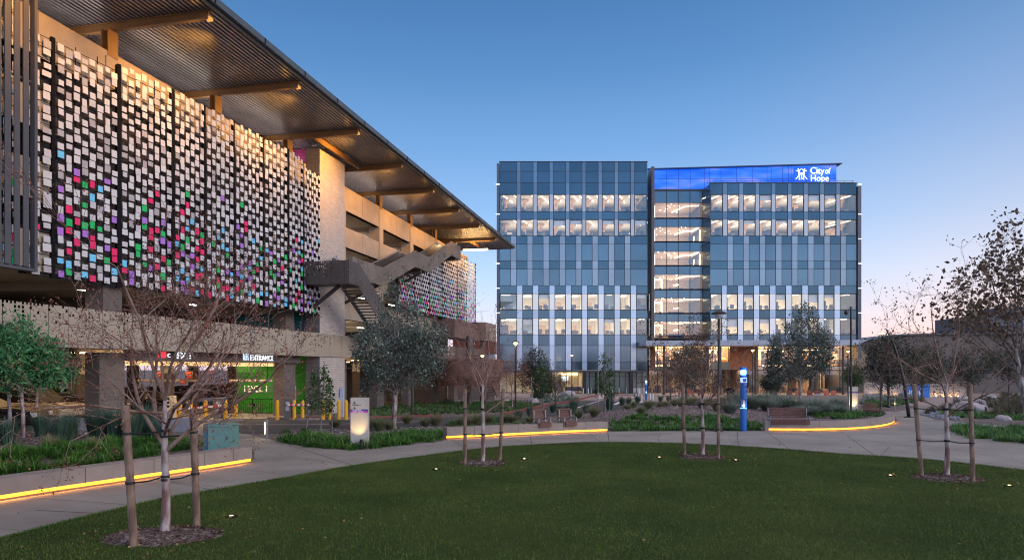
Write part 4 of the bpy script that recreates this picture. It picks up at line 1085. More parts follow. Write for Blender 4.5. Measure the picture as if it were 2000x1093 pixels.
# entrance hall under atrium and right wing, two storeys high
YE = YB+2.4; PE = FPX/YE
ex = lambda px: (px-1000)/PE
zt = ozz(674)
it = MB()
it.box(ex(1268),ex(1668),YE+11,YE+11.2,gz,zt,0); it.box(ex(1268),ex(1668),YE+.2,YE+11,zt-.1,zt,1)
it.box(ex(1268),ex(1668),YE+3.0,YE+10,ozz(722),ozz(714),1)
rg = random.Random(5)
for q in np.arange(1275,1665,9):
    w = rg.uniform(2,6); it.box(ex(q),ex(q+w),YE+rg.uniform(4,9.5),YE+10.8,ozz(722)+.02 if rg.random()<.5 else gz,zt-.4-rg.uniform(0,2.5),rg.choice((0,3,3,4,1)))
for q in np.arange(1275,1665,7): it.box(ex(q),ex(q+3),YE+rg.uniform(1,4),YE+4.6,gz,gz+rg.uniform(.6,1.4),rg.choice((4,3,4)))
it.build('hall_interior', [M_WALLW, M_CEILW, M_CARP, M_WOOD, M_DESK], off)
area('hall_light', (ex(1330), YE+5, zt-2.4), (R(180),0,0), 11, 8, 2000, (1,.58,.28), off)
area('hall_light', (ex(1450), YE+5, zt-2.4), (R(180),0,0), 11, 8, 2000, (1,.55,.25), off)
area('hall_light', (ex(1580), YE+5, zt-2.4), (R(180),0,0), 15, 8, 2500, (1,.60,.30), off)
area('hall_light', (ex(1330), YE+4, ozz(723)), (0,0,0), 11, 5, 500, (1,.72,.42), off)
area('hall_light', (ex(1560), YE+4, ozz(723)), (0,0,0), 20, 5, 800, (1,.74,.46), off)
m = MB()
for a, b in ((1284,1318),(1395,1422),(1500,1540),(1590,1640)):
    m.box(ex(a),ex(b),YE+2.9,YE+2.95,ozz(713.6),ozz(712.8)); m.box(ex(a),ex(b),YE+7,YE+7.1,ozz(681),ozz(680))
for q in np.arange(1285, 1660, 12.5): m.lathe((ex(q),YE+rg.uniform(1.5,8),zt-.3-rg.uniform(0,1.5)), [(.02,0),(.14,.06),(.14,.2),(.02,.26)], 8)
m.build('hall_lamp', em('hall_lamp', (1,.72,.36), 14), off)
m = MB()
for q in [1271,1284,1301,1318,1335,1352,1376,1392,1407,1423,1437,1480,1500,1520,1540,1560,1580,1600,1620,1640,1661]:
    m.box(ex(q)-.06,ex(q)+.06,YE-.1,YE+.02,gz,zt-.1)
for z in (ozz(722),ozz(714.5)): m.box(ex(1268),ex(1668),YE-.08,YE+.0,z-.06,z+.06)
m.build('hall_mullion', pm('black_mullion', (.02,.018,.018), .5), off)
M_RBR = pm('brown_stone', (.27,.13,.085), .7, var=.3, scale=1.5, bump=.2)
m = MB(); m.box(ex(1424),ex(1479),YE-.35,YE-.12,ozz(721),zt-.15); m.build('stone_panel', M_RBR, off)
m = MB(); m.box(ex(1271),ex(1279),YE-.35,YE-.12,ozz(721),zt-.15); m.build('stone_panel', M_RBR, off)
m = MB(); m.box(ex(1388),ex(1430),YE-.3,YE-.12,ozz(721),ozz(706)); m.box(ex(1279),ex(1372),YE-.3,YE-.12,ozz(722),ozz(716)); m.build('transom_panel', M_GGN, off)
p = MB(); p.quad((ex(1268),YE+.01,gz),(ex(1668),YE+.01,gz),(ex(1668),YE+.01,zt-.1),(ex(1268),YE+.01,zt-.1)); p.build('hall_glass', M_WIN, off)
# canopy with an upturned tip
YN = YB-7; PN = FPX/YN
nx = lambda px: (px-1000)/PN
nz_ = lambda py: EYE+(720-py)/PN
m = MB(); zt2 = nz_(664); 
pr = [(nx(1262),nz_(674)),(nx(1640),nz_(674)),(nx(1672),nz_(673)),(nx(1694),nz_(664.5)),(nx(1694),nz_(663)),(nx(1640),nz_(663.5)),(nx(1262),nz_(664.5))]
m.extr([(x, YN, z) for x, z in pr], (0,8.9,0)); m.build('canopy', pm('canopy_metal', (.34,.37,.42), .35, metal=.3, var=.08), off)
m = MB(); m.box(nx(1262),nx(1655),YN+.15,YN+.4,nz_(676),nz_(674)-.01); m.build('canopy_edge', pm('canopy_wood', (.45,.28,.18), .5), off)
for q in (1301,1412,1482,1655):
    m = MB(); m.tube([(nx(q),YN+1.5,g(YN)),(nx(q),YN+1.5,nz_(675))], .22, 12); m.build('canopy_column', pm('column_dark', (.06,.05,.05), .5), off)
m = MB()
for q in np.arange(1425, 1650, 16): m.box(nx(q),nx(q+9),YN+2,YN+2.4,nz_(674)-.1,nz_(674)-.05)
m.build('canopy_light', em('canopy_amber', (1,.55,.16), 10), off)
area('canopy_wash', (nx(1560), YN+4, nz_(676)), (0,0,0), 24, 3, 420, (1,.60,.25), off)
area('canopy_wash', (nx(1330), YN+4, nz_(676)), (0,0,0), 14, 3, 200, (1,.62,.3), off)
# ================================================================== TREES AND PLANTS
def leaf_quads(C, size, rng, asp=.5, flat=0., fold=True):
    """C (n,3) centres -> diamond leaves, two triangles hinged"""
    n = len(C); size = np.broadcast_to(size, (n,))
    d = rng.normal(size=(n,3)); d[:,2] = d[:,2]*(1-flat); d /= np.linalg.norm(d,axis=1)[:,None]
    r = rng.normal(size=(n,3)); w = np.cross(d, r); w /= np.linalg.norm(w,axis=1)[:,None]
    L_ = d*size[:,None]; W = w*(size*asp)[:,None]*.5
    V = np.stack([C, C+L_*.45+W, C+L_, C+L_*.45-W], 1).reshape(-1,3)
    F = np.arange(4*n).reshape(n,4); return V, F
def skeleton(rg, base, H, r0, trunk_h, n_main, spread, up, levels, len0, kids=5, wob=.12, lean=(0,0)):
    """branch list: (points, radii, level)"""
    out = []
    b = Vector(base)
    tp = [b+Vector((lean[0]*t+wob*.35*math.sin(t*5+rg.random())*t*(1-t)*2, lean[1]*t, trunk_h*t)) for t in (0,.04,.3,.6,.85,1)]
    out.append((tp, [r0*1.55, r0*1.1, r0*.92, r0*.80, r0*.58, r0*.34], 0))
    def grow(p, d, L_, r, lv):
        n = 5; pts = [p]; rs = [r]; q = p; dd = d.normalized()
        for i in range(n):
            dd = (dd+Vector((rg.gauss(0,wob),rg.gauss(0,wob),rg.gauss(0,wob)+up*(.10 if lv else .05)))).normalized()
            q = q+dd*L_/n; pts.append(q); rs.append(r*(1-.75*(i+1)/n) if lv >= levels else r*(1-.5*(i+1)/n))
        out.append((pts, rs, lv))
        if lv < levels:
            for k in range(kids if lv < levels-1 else kids+1):
                t = .25+.75*(k+rg.random()*.8)/(kids+1) if k < kids-1 else 1.
                i = min(n-1, int(t*n)); f = t*n-i; pp = pts[i]*(1-f)+pts[i+1]*f
                a = (pts[i+1]-pts[i]).normalized(); s = Vector((rg.gauss(0,1),rg.gauss(0,1),rg.gauss(0,.6)))
                s = (s-a*s.dot(a)).normalized()
                grow(pp, a*.75+s*rg.uniform(.45,.95), L_*rg.uniform(.50,.72), max(r*(1-.5*t)*.55,.004), lv+1)
    top = tp[-1]
    for k in range(n_main):
        a = 2*math.pi*(k+rg.uniform(-.25,.25))/n_main
        el = rg.uniform(*spread)
        tt_ = .60+.40*((k*.618)%1.0); j_ = 4 if tt_ > .85 else 3; ta_ = (.6,.85,1.)[j_-3]; tb_ = (.85,1.)[j_-3]; st_ = tp[j_]+(tp[j_+1]-tp[j_])*((tt_-ta_)/(tb_-ta_))
        grow(st_, Vector((math.cos(a)*math.cos(el), math.sin(a)*math.cos(el), math.sin(el))), len0*rg.uniform(.7,1.15), r0*rg.uniform(.26,.42), 1)
    for a in (0.4, 3.3): grow(tp[-1], Vector((.28*math.cos(a), .28*math.sin(a), 1)), len0*1.0, r0*.33, 1)
    return out
def bark_mat(name, c1, c2, scale=6):
    m, n, l, b = newmat(name); b.inputs['Roughness'].default_value = .8
    tc = n.new('ShaderNodeTexCoord'); mp_ = n.new('ShaderNodeMapping'); mp_.inputs['Scale'].default_value = (1,1,.35); l.new(tc.outputs['Object'], mp_.inputs[0])
    nz = n.new('ShaderNodeTexNoise'); nz.inputs['Scale'].default_value = scale; nz.inputs['Detail'].default_value = 5; l.new(mp_.outputs[0], nz.inputs['Vector'])
    r_ = n.new('ShaderNodeValToRGB'); e = r_.color_ramp.elements; e[0].position = .42; e[1].position = .58; e[0].color = (*c1,1); e[1].color = (*c2,1)
    l.new(nz.outputs[0], r_.inputs[0]); l.new(r_.outputs[0], b.inputs['Base Color'])
    bp = n.new('ShaderNodeBump'); bp.inputs['Strength'].default_value = .4; bp.inputs['Distance'].default_value = .01; l.new(nz.outputs[0], bp.inputs['Height']); l.new(bp.outputs[0], b.inputs['Normal'])
    return m
M_BARKL = bark_mat('mottled_pale_bark', (.16,.085,.075), (.42,.34,.34), 7)
M_BARKR = bark_mat('red_bark', (.13,.058,.038), (.28,.19,.155), 5)
M_BARKG = bark_mat('grey_bark', (.13,.11,.10), (.34,.31,.29), 9)
M_BARKD = bark_mat('dark_bark', (.05,.04,.035), (.12,.10,.09), 9)
M_SEED = leafm('dry_seed', (.15,.05,.035), (.30,.13,.09), rough=.8)
M_SEEDD = leafm('dark_dry_leaf', (.06,.042,.03), (.16,.11,.07), rough=.8)
M_LFG = leafm('green_leaf', (.03,.12,.05), (.08,.25,.09), (.15,.34,.12))
M_LFO = leafm('grey_green_leaf', (.035,.06,.048), (.12,.16,.135), (.42,.48,.45), rough=.4, spec=.5)  # palest ramp tone paints glints on a few leaves
M_LFD = leafm('dark_leaf', (.012,.022,.014), (.03,.045,.025), (.05,.06,.03))
M_LFM = leafm('mid_green_leaf', (.02,.06,.02), (.06,.12,.035), (.10,.17,.05))
def emit_branches(br, maxlv, mats, parent, nm='branch', split=True):
    m0 = MB(); m1 = MB()
    for pts, rs, lv in br:
        if lv == 0: m0.tube(pts, rs, 10)
        elif lv <= maxlv: m1.tube(pts, rs, {1:7,2:5,3:4}.get(lv,3), cap=False)
    m0.build('trunk', mats[0], parent, smooth=True); m1.build(nm, mats[1], parent, smooth=True)
def bare_tree(seed, loc, H, r0, trunk_h, label, cat='tree', n_main=6, spread=(.35,1.2), len0=1.4, levels=4, kids=4, seedn=5, seedsize=.03, smat=None, bark=None, group=None, up=.5, clump=.05, dens=1., lean=(0,0), rk=1.):
    rg = random.Random(seed); rng = np.random.default_rng(seed)
    t = root('staked_tree' if group else 'bare_tree', label, cat, loc, group)
    br = skeleton(rg, loc, H, r0, trunk_h, n_main, spread, up, levels, len0, kids=kids, wob=.13, lean=lean)
    if rk != 1.: br = [(p_, r_ if lv_ == 0 else [x*(1+(rk-1)/lv_) for x in r_], lv_) for p_, r_, lv_ in br]
    b = bark or (M_BARKL, M_BARKR)
    emit_branches(br, levels, b, t)
    tips = [p for pts, rs, lv in br if lv >= levels for p in pts[-2:] if rg.random() < dens]
    if tips and seedn:
        C = np.array([tuple(p) for p in tips]); C = np.repeat(C, seedn, 0)+rng.normal(scale=clump, size=(len(C)*seedn,3))
        V, F = leaf_quads(C, rng.uniform(.6,1.4,len(C))*seedsize, rng, .7)
        npmesh('foliage', V, F, smat or M_SEED, t, tuple(loc))
    return t
def leafy_tree(name, seed, loc, H, r0, trunk_h, rad, label, mat, leaf=.07, nclump=400, per=50, bark=None, shape='oval', trunk_n=1, csig=.16, asp=.45, cat='tree', group=None, gap=.0, lean=(0,0), center_dx=0.):
    rg = random.Random(seed); rng = np.random.default_rng(seed)
    t = root(name, label, cat, loc, group); base = Vector(loc)
    cz = trunk_h+(H-trunk_h)*.5; hz = (H-trunk_h)*.5
    br = []
    br.append(([base+Vector((lean[0]*s+.03*math.sin(7*s), lean[1]*s, (trunk_h+hz*1.1)*s)) for s in (0,.05,.3,.6,1)], [r0*1.5,r0,r0*.9,r0*.7,r0*.25], 0))
    # lumpy envelope: a few lobes
    lobes = [(rng.normal(size=3)*np.array([rad*.38,rad*.38,hz*.42]), rng.uniform(.45,.75)) for _ in range(9)]
    spires = [(0,0,hz*.05,rad*.46,hz*.95)]+[(rad*.56*math.cos(a_),rad*.56*math.sin(a_),-hz*rng.uniform(.12,.42),rad*rng.uniform(.34,.46),hz*rng.uniform(.42,.66)) for a_ in [k_*1.05+rng.uniform(-.3,.3) for k_ in range(6)]]
    cl = []
    tries = 0
    while len(cl) < nclump and tries < nclump*60:
        tries += 1
        u = rng.uniform(-1,1,3)
        zf = (u[2]+1)/2
        if shape == 'cone': lim = (1-zf)**.7*1.02+.05
        elif shape == 'multi': lim = 2.
        elif shape == 'teardrop': lim = math.sin(math.pi*min(1,(zf*.92+.08)**.6))**.8
        else: lim = math.sqrt(max(0,1-u[2]**2))
        rr = math.hypot(u[0],u[1])
        if rr > lim: continue
        p = np.array([u[0]*rad,u[1]*rad,u[2]*hz])
        if shape == 'multi' and not any(((p[0]-q[0])/(q[3]))**2+((p[1]-q[1])/(q[3]))**2+((p[2]-q[2])/q[4])**2 < 1 for q in spires): continue
        inl = any((((p-c)/np.array([rad*s,rad*s,hz*s]))**2).sum() < 1 for c, s in lobes)
        if shape == 'oval' and not inl and rng.random() < .9: continue
        if rr < lim*.35 and rng.random() < .6: continue
        cl.append(p+np.array([center_dx,0,0]))
    cl = np.array(cl)
    for k in range(min(len(cl), 60)):
        p = base+Vector((0,0,cz))+Vector(cl[k]); s = rg.uniform(.25,.8); q = base+Vector((lean[0]*s, lean[1]*s, trunk_h*.95+(p.z-base.z-trunk_h)*.45))
        if p.z < base.z+trunk_h*.9: q.z = base.z+trunk_h*.95
        mid = (q+p)/2+Vector((rg.gauss(0,.08),rg.gauss(0,.08),.05)); br.append(([q,mid,p], [r0*.35,r0*.2,.006], 1))
    emit_branches(br, 1, (bark or (M_BARKG, M_BARKG)), t)
    sz = rng.uniform(.6,1.3,len(cl))
    C = np.repeat(cl, per, 0)+rng.normal(size=(len(cl)*per,3))*np.repeat(sz*csig,per)[:,None]+np.array([base.x,base.y,base.z+cz])
    V, F = leaf_quads(C, np.exp(rng.normal(0,.32,len(C)))*leaf*np.repeat(rng.uniform(.75,1.25,len(cl)),per), rng, asp)
    npmesh('crown', V, F, mat, t, tuple(loc))
    return t
# --- four staked lawn trees
LT = [(323,1042),(943,904),(1372,889),(1849,931)]
ll = ['bare purple barked tree with wide red twigs between two stakes, nearest on the lawn', 'bare small tree between two stakes in front of the wall with two seats',
      'bare twiggy tree with a rounded crown in front of the blue call tower', 'thin tree with sparse dark leaves between two stakes at the right of the lawn']
P0 = [gp(*p, .03) for p in LT]
bare_tree(11, P0[0], 4.3, .064, 2.05, ll[0], n_main=9, spread=(.08,1.1), len0=2.0, levels=4, kids=4, seedn=6, seedsize=.028, group='staked trees on the lawn', up=.34, clump=.04, dens=.9, rk=1.35)
bare_tree(23, P0[1], 3.9, .055, 2.1, ll[1], n_main=6, spread=(.5,1.25), len0=1.35, levels=4, kids=3, seedn=2, seedsize=.035, group='staked trees on the lawn', up=.4, dens=.45)
bare_tree(31, P0[2], 3.8, .055, 2.05, ll[2], n_main=6, spread=(.35,1.2), len0=1.15, levels=4, kids=4, seedn=4, seedsize=.045, smat=M_SEEDD, group='staked trees on the lawn', up=.35, dens=.8)
bare_tree(47, P0[3], 4.9, .055, 2.15, ll[3], n_main=6, spread=(.5,1.3), len0=1.75, levels=4, kids=3, seedn=5, seedsize=.045, smat=M_SEEDD, group='staked trees on the lawn', up=.5, clump=.06, dens=.7)
# mulch rings
ringl = MB()
for i, (px, py, w, rx, ry) in enumerate(((320,1050,0,.82,.58),(943,906,0,.62,.65),(1371,895,0,.60,.62),(1850,936,0,.74,.60))):
    c = gp(px, py)
    pts = []
    rg = random.Random(i)
    for k in range(28): a = 2*math.pi*k/28; q = rg.uniform(.92,1.08); pts.append((c.x+rx*q*math.cos(a), c.y+ry*q*math.sin(a)))
    m = MB(); m.add([(c.x,c.y,g(c.y)+.085)]+[(c.x+(p[0]-c.x)*.6,c.y+(p[1]-c.y)*.6,g(c.y)+.075) for p in pts]+[(p[0],p[1],g(p[1])+.034) for p in pts],
        [(0,1+k,1+(k+1)%28) for k in range(28)]+[(1+k,29+k,29+(k+1)%28,1+(k+1)%28) for k in range(28)])
    m.build('mulch', M_MULCH, kind='structure')
    rng = np.random.default_rng(90+i); n = 1500
    a = rng.uniform(0,2*np.pi,n); q = np.sqrt(rng.uniform(0,1,n))*1.02
    Cc = np.stack([c.x+rx*q*np.cos(a), c.y+ry*q*np.sin(a), np.full(n, g(c.y))+.085-.045*q+rng.uniform(0,.02,n)],1)
    V, F = leaf_quads(Cc, rng.uniform(.03,.08,n), rng, .4, flat=.75)
    npmesh('bark_chips', V, F, leafm('bark_chip', (.05,.03,.025), (.16,.10,.08), (.30,.22,.19), rough=.9), kind='stuff')
# stakes with ties
M_STAKE = bark_mat('stake_wood', (.13,.08,.055), (.25,.165,.12), 9)
stk = [((262,1066),(245,791),0),((385,1028),(377,797),0),((908,906),(909,759),1),((976,900),(983,759),1),((1337,890),(1333,752),2),((1403,896),(1403,751),2),((1800,931),(1785,750),3),((1900,941),(1895,750),3)]
sl = ['round wooden stake left of the nearest bare lawn tree', 'round wooden stake right of the nearest bare lawn tree', 'slim wooden stake left of the tree before the wall with two seats',
      'slim wooden stake right of the tree before the wall with two seats','slim wooden stake left of the tree before the blue call tower','slim wooden stake right of the tree before the blue call tower',
      'leaning wooden stake left of the sparse leaved lawn tree','wooden stake right of the sparse leaved lawn tree at the far right']
M_TIE = pm('black_rubber', (.012,.012,.014), .6)
for (b_, t_, ti), lb_ in zip(stk, sl):
    b = gp(*b_, .03); top = at(t_[0], t_[1], b.y+.0)
    r0 = .054 if ti == 0 else .046
    s_ = root('tree_stake', lb_, 'tree stake', b, 'wooden stakes beside the lawn trees')
    m = MB(); m.tube([b, b+(top-b)*.5, top-(top-b).normalized()*.02, top], [r0,r0,r0,r0*.85], 12); m.build('post', M_STAKE, s_, smooth=False)
    tr = P0[ti]
    for zf in ((.40,.74) if ti else (.45,.80)):
        m = MB()
        p = b+(top-b)*zf; q = Vector((tr.x, tr.y, p.z-.02)); d = (q-p).normalized()
        mid = (p+q)/2-Vector((0,0,.025)); sd_ = Vector((-d.y,d.x,0))*.02
        m.tube([p-sd_, mid, q+sd_], .011, 5)
        m.tube([p-Vector((0,0,.018)), p+Vector((0,0,.018))], r0+.008, 12)
        m.tube([q-Vector((0,0,.018)), q+Vector((0,0,.018))], .062, 10)
        m.build("tie", M_TIE, s_)
# --- evergreen and other trees
b = gp(768,838); leafy_tree('olive_tree', 5, b, 6.6, .11, 1.25, 2.1, 'broad grey green evergreen tree beside the garage stair', M_LFO, leaf=.085, nclump=430, per=66, bark=(M_BARKL,M_BARKG), csig=.14, shape='multi', lean=(.2,0), center_dx=.3)
b = gp(1562,803); leafy_tree('evergreen_tree', 6, b, 8.3, .12, 1.7, 2.55, 'large pointed dark green tree before the office entrance behind the long bench', M_LFO, leaf=.115, nclump=430, per=60, csig=.21, shape='multi')
b = gp(1508,786); leafy_tree('clipped_tree', 8, b, 3.7, .1, .9, 1.25, 'small round dark tree left of the large tree at the entrance', M_LFD, leaf=.12, nclump=180, per=40, csig=.2, shape='oval')
b = gp(626,842); leafy_tree('young_tree', 9, b, 2.95, .022, .75, .56, 'young pointed glossy green tree with thin poles before the green wall', M_LFM, leaf=.09, nclump=95, per=22, csig=.085, shape='teardrop', asp=.5, group='young trees with thin poles')
b = gp(1060,800); leafy_tree('young_tree', 10, b, 4.3, .05, 1.0, .75, 'young green tree before the lit lobby of the office', M_LFM, leaf=.13, nclump=90, per=26, csig=.16, shape='teardrop', group='young trees with thin poles')
b = gp(1181,803); leafy_tree('young_tree', 12, b, 4.5, .05, 1.1, .80, 'young green tree with a tall leader before the grey ground floor panels', M_LFM, leaf=.13, nclump=80, per=24, csig=.17, shape='cone', group='young trees with thin poles')
for (px,py,tx,ty) in ((598,838,606,792),(649,836,648,788),(1040,803,1038,735),(1078,800,1082,730),(1168,805,1168,700),(1190,803,1196,690)):
    b = gp(px,py); m = MB(); m.tube([b, at(tx,ty,b.y)], .028, 8)
    m.build('support_pole', M_BARKG, loc=b, label={598:'thin pale pole left of the young tree by the green wall',649:'thin pale pole right of the young tree by the green wall',1040:'thin pole left of the young tree before the lit lobby',1078:'thin pole right of the young tree before the lit lobby',1168:'thin pole left of the young tree with a tall leader',1190:'thin pole right of the young tree with a tall leader'}[px], cat='support pole', group='thin poles of the young trees')
# left trio of leafy trees
for k, (px, py, h, rd, tx, lb_) in enumerate(((18,862,4.2,1.35,.0,'leafy green tree on a pale trunk at the left edge'),(45,866,4.6,1.30,-.1,'leafy green tree on a white trunk, second from the left edge'),(66,842,4.7,1.35,.5,'leafy green tree on a thin leaning trunk before the parked black car'))):
    b = gp(px,py); leafy_tree('leafy_tree', 60+k, b, h, .065, 1.75, rd, lb_, M_LFG, leaf=.11, nclump=290, per=38, bark=(M_BARKL,M_BARKG), csig=.15, shape='multi', group='leafy trees by the garage', asp=.42, lean=(tx*.6,0), center_dx=tx*.6)
# background trees
b = gp(1045,778); leafy_tree('conifer_tree', 70, b, 8.0, .15, 1.2, 2.6, 'dark loose tree before the left part of the glass offices', M_LFD, leaf=.2, nclump=260, per=26, csig=.36, shape='teardrop', bark=(M_BARKD,M_BARKD))
for k, (px, py, h, rd, lb_) in enumerate(((1735,795,6.6,2.2,'dark tree behind the curved lamp pole'),(1800,784,6.8,2.6,'dark tree right of the curved lamp pole before the brown hall'),(1890,775,7.8,3.6,'wide dark tree behind the boulders'),(1970,772,8.2,3.8,'dark tree near the right edge behind the shrubs'),(1668,780,5.0,1.3,'light green tree by the far right office corner'),(1340,790,6.0,1.9,'loose grey green tree before the office entrance'))):
    b = gp(px,py); leafy_tree('dark_tree', 80+k, b, h, .13, 1.6, rd, lb_, M_LFD if k < 4 else (M_LFM if k == 4 else M_LFO), leaf=.17, nclump=int(150+60*rd), per=24, csig=.3, shape='oval', bark=(M_BARKD,M_BARKD), group='background trees' )
for k, (px, py, h, l0, lb_) in enumerate(((905,800,4.6,1.7,'bare red twig tree before the dark stair enclosure'),(1000,795,6.4,2.0,'bare red twig tree by the corner of the glass offices'),(1085,800,4.0,1.3,'bare twig tree behind the two wall seats'),(1310,795,5.4,1.7,'bare dark twig tree before the office entrance hall'),(1440,792,5.0,1.6,'bare twig tree behind the blue call tower'))):
    b = gp(px,py); bare_tree(100+k, b, h, .07, h*.36, lb_, n_main=6, spread=(.4,1.3), len0=l0, levels=4 if k<4 else 3, kids=4, seedn=4, seedsize=.06, smat=M_SEED if k < 2 else M_SEEDD, up=.4, clump=.08, dens=.6, bark=(M_BARKD if k > 1 else M_BARKL, M_BARKR))
for k, (px, py, h, l0, lb_) in enumerate(((1720,800,6.0,2.3,'bare dark leaved tree right of the glass offices'),(1790,792,6.8,2.4,'tall twiggy tree behind the sparse leaved lawn tree'))):
    b = gp(px,py); bare_tree(120+k, b, h, .09, h*.34, lb_, n_main=6, spread=(.5,1.3), len0=l0, levels=4, kids=3, seedn=4, seedsize=.09, smat=M_SEEDD, up=.5, clump=.10, dens=.6, bark=(M_BARKD,M_BARKD))
# sycamore at the right edge, leaning pale trunks and big leaves
b = gp(2010,842)
bare_tree(140, b, 8.5, .13, 3.4, 'tall sycamore with large dark leaves leaning in at the right edge', n_main=7, spread=(.5,1.45), len0=3.0, levels=4, kids=4, seedn=2, seedsize=.18, smat=M_SEEDD, up=.7, clump=.06, dens=.75, bark=(M_BARKG,M_BARKD), lean=(-.55,0))
b = gp(2060,830)
bare_tree(141, b, 9.5, .13, 3.9, 'second tall sycamore just beyond the right edge', n_main=7, spread=(.6,1.45), len0=2.9, levels=4, kids=4, seedn=3, seedsize=.20, smat=M_SEEDD, up=.8, clump=.12, dens=.5, bark=(M_BARKG,M_BARKD), lean=(-.7,0))
# ------------------------------------------------------------------ grasses
M_STRAP = leafm('strap_leaf', (.022,.095,.014), (.07,.20,.028), (.22,.30,.08), rough=.45)
M_BLADEG = leafm('blue_green_blade', (.03,.075,.05), (.07,.12,.08), (.12,.17,.11))
M_BLOND = leafm('blond_blade', (.16,.15,.07), (.30,.27,.14), (.20,.22,.10))
M_GREYG = leafm('grey_green_blade', (.12,.16,.125), (.26,.31,.25), (.38,.42,.35))
M_TUFT = leafm('tuft_blade', (.10,.12,.05), (.22,.22,.11), (.15,.17,.08))
M_LAWNB = leafm('lawn_blade', (.038,.088,.016), (.095,.160,.034), (.18,.20,.07), rough=.7, spec=.15)
M_GCOV = leafm('ground_cover_leaf', (.03,.09,.025), (.08,.18,.05), (.16,.26,.09))
def blades(P, L_, w, rng, arch=.5, lean=.6, seg=3, azim=None):
    """arching blades. P (n,3) bases"""
    n = len(P); a = rng.uniform(0,2*np.pi,n) if azim is None else azim
    L_ = np.broadcast_to(L_, (n,)); le = rng.uniform(.15,1,n)*lean
    out = np.stack([np.cos(a),np.sin(a),np.zeros(n)],1); sd_ = np.stack([-np.sin(a),np.cos(a),np.zeros(n)],1)
    V = []; 
    for i in range(seg+1):
        t = i/seg
        horiz = le*t+arch*le*t*t; vert = t-(.55*arch*le+.15*le)*t*t*1.2
        c = P+out*(L_*horiz)[:,None]+np.array([0,0,1.])*(L_*vert)[:,None]
        ww = w*(1-t**1.6)*.5+.0006
        V.append(c-sd_*np.reshape(ww,(-1,1)) if np.ndim(ww) else c-sd_*ww); V.append(c+sd_*np.reshape(ww,(-1,1)) if np.ndim(ww) else c+sd_*ww)
    V = np.stack(V,1); k = 2*(seg+1); V = V.reshape(-1,3)
    F = []
    base = np.arange(n)*k
    for i in range(seg): F.append(np.stack([base+2*i, base+2*i+1, base+2*i+3, base+2*i+2],1))
    return V, np.concatenate(F)
def sample_poly(P, n, rng):
    P = [tuple(p)[:2] for p in P]; xs_ = [p[0] for p in P]; ys_ = [p[1] for p in P]; out = []
    tot = 0
    while tot < n:
        X = rng.uniform(min(xs_),max(xs_),n*2); Y = rng.uniform(min(ys_),max(ys_),n*2); k = np_inpoly(X,Y,P)
        out.append(np.stack([X[k],Y[k]],1)); tot += k.sum()
    return np.concatenate(out)[:n]
def npg(Y): return -0.026*(np.clip(Y,GB0,GB1)-GB0)
def poly_area(P):
    return abs(sum(P[i][0]*P[(i+1)%len(P)][1]-P[(i+1)%len(P)][0]*P[i][1] for i in range(len(P))))/2
# lawn grass: dense short blades, denser near the camera
rng = np.random.default_rng(1)
vis = [gp(p,q).xy for p, q in ((-60,1100),(2060,1100),(2060,935))]
LV_ = [tuple(v) for v in vis]+[p for p in lawn_edge[::-1]]
def lawn_blades(n, ymin, ymax, L_, w):
    xy = sample_poly([(x,y) for x,y in LAWN], n*2, rng)
    k = (xy[:,1] > ymin)&(xy[:,1] < ymax)&(np.abs(xy[:,0]) < xy[:,1]*.78+.3); xy = xy[k][:n]
    P = np.column_stack([xy, npg(xy[:,1])+.028]); return blades(P, rng.uniform(.6,1.3,len(P))*L_, w, rng, .3, .8, seg=1)
V1, F1 = lawn_blades(480000, 8.6, 24, .032, .0065)
# fringe along the lawn edge
ed = np.array([p for p in lawn_edge]); sg_ = np.diff(ed,axis=0); ln_ = np.linalg.norm(sg_,axis=1); n = 26000
pk_ = rng.choice(len(sg_), n, p=ln_/ln_.sum()); q = ed[pk_]+sg_[pk_]*rng.random((n,1)); q = q+rng.normal(scale=.03,size=(n,2))
k = np.abs(q[:,0]) < q[:,1]*.8+.5; q = q[k]
V2, F2 = blades(np.column_stack([q, npg(q[:,1])+.01]), rng.uniform(.05,.085,len(q)), .009, rng, .4, .8, seg=1)
# leave the mulch rings bare
V = np.concatenate([V1,V2]); F = np.concatenate([F1, F2+len(V1)])
cf = V[F[:,0]]; keep = np.ones(len(F), bool)
for (px, py, rx, ry) in ((320,1050,.82,.58),(943,906,.62,.65),(1371,895,.60,.62),(1850,936,.74,.60)):
    c = gp(px,py); keep &= (((cf[:,0]-c.x)/rx)**2+((cf[:,1]-c.y)/ry)**2) > .95
def patchy(m):
    n, l = m.node_tree.nodes, m.node_tree.links; b = n['Principled BSDF']; src = b.inputs['Base Color'].links[0].from_socket
    tc = n.new('ShaderNodeTexCoord'); a = n.new('ShaderNodeTexNoise'); a.inputs['Scale'].default_value = .55; a.inputs['Detail'].default_value = 7; a.inputs['Roughness'].default_value = .7; l.new(tc.outputs['Object'], a.inputs['Vector'])
    r_ = n.new('ShaderNodeValToRGB'); e = r_.color_ramp.elements; e[0].position = .34; e[1].position = .68; e[0].color = (.62,.68,.6,1); e[1].color = (1.55,1.35,1.3,1)
    l.new(a.outputs[0], r_.inputs[0]); mu = n.new('ShaderNodeVectorMath'); mu.operation = 'MULTIPLY'; l.new(src, mu.inputs[0]); l.new(r_.outputs[0], mu.inputs[1]); l.new(mu.outputs[0], b.inputs['Base Color'])
patchy(M_LAWNB); patchy(M_STRAP); patchy(M_GCOV); patchy(M_LFO)
npmesh('lawn_grass', V, F[keep], M_LAWNB, kind='stuff')
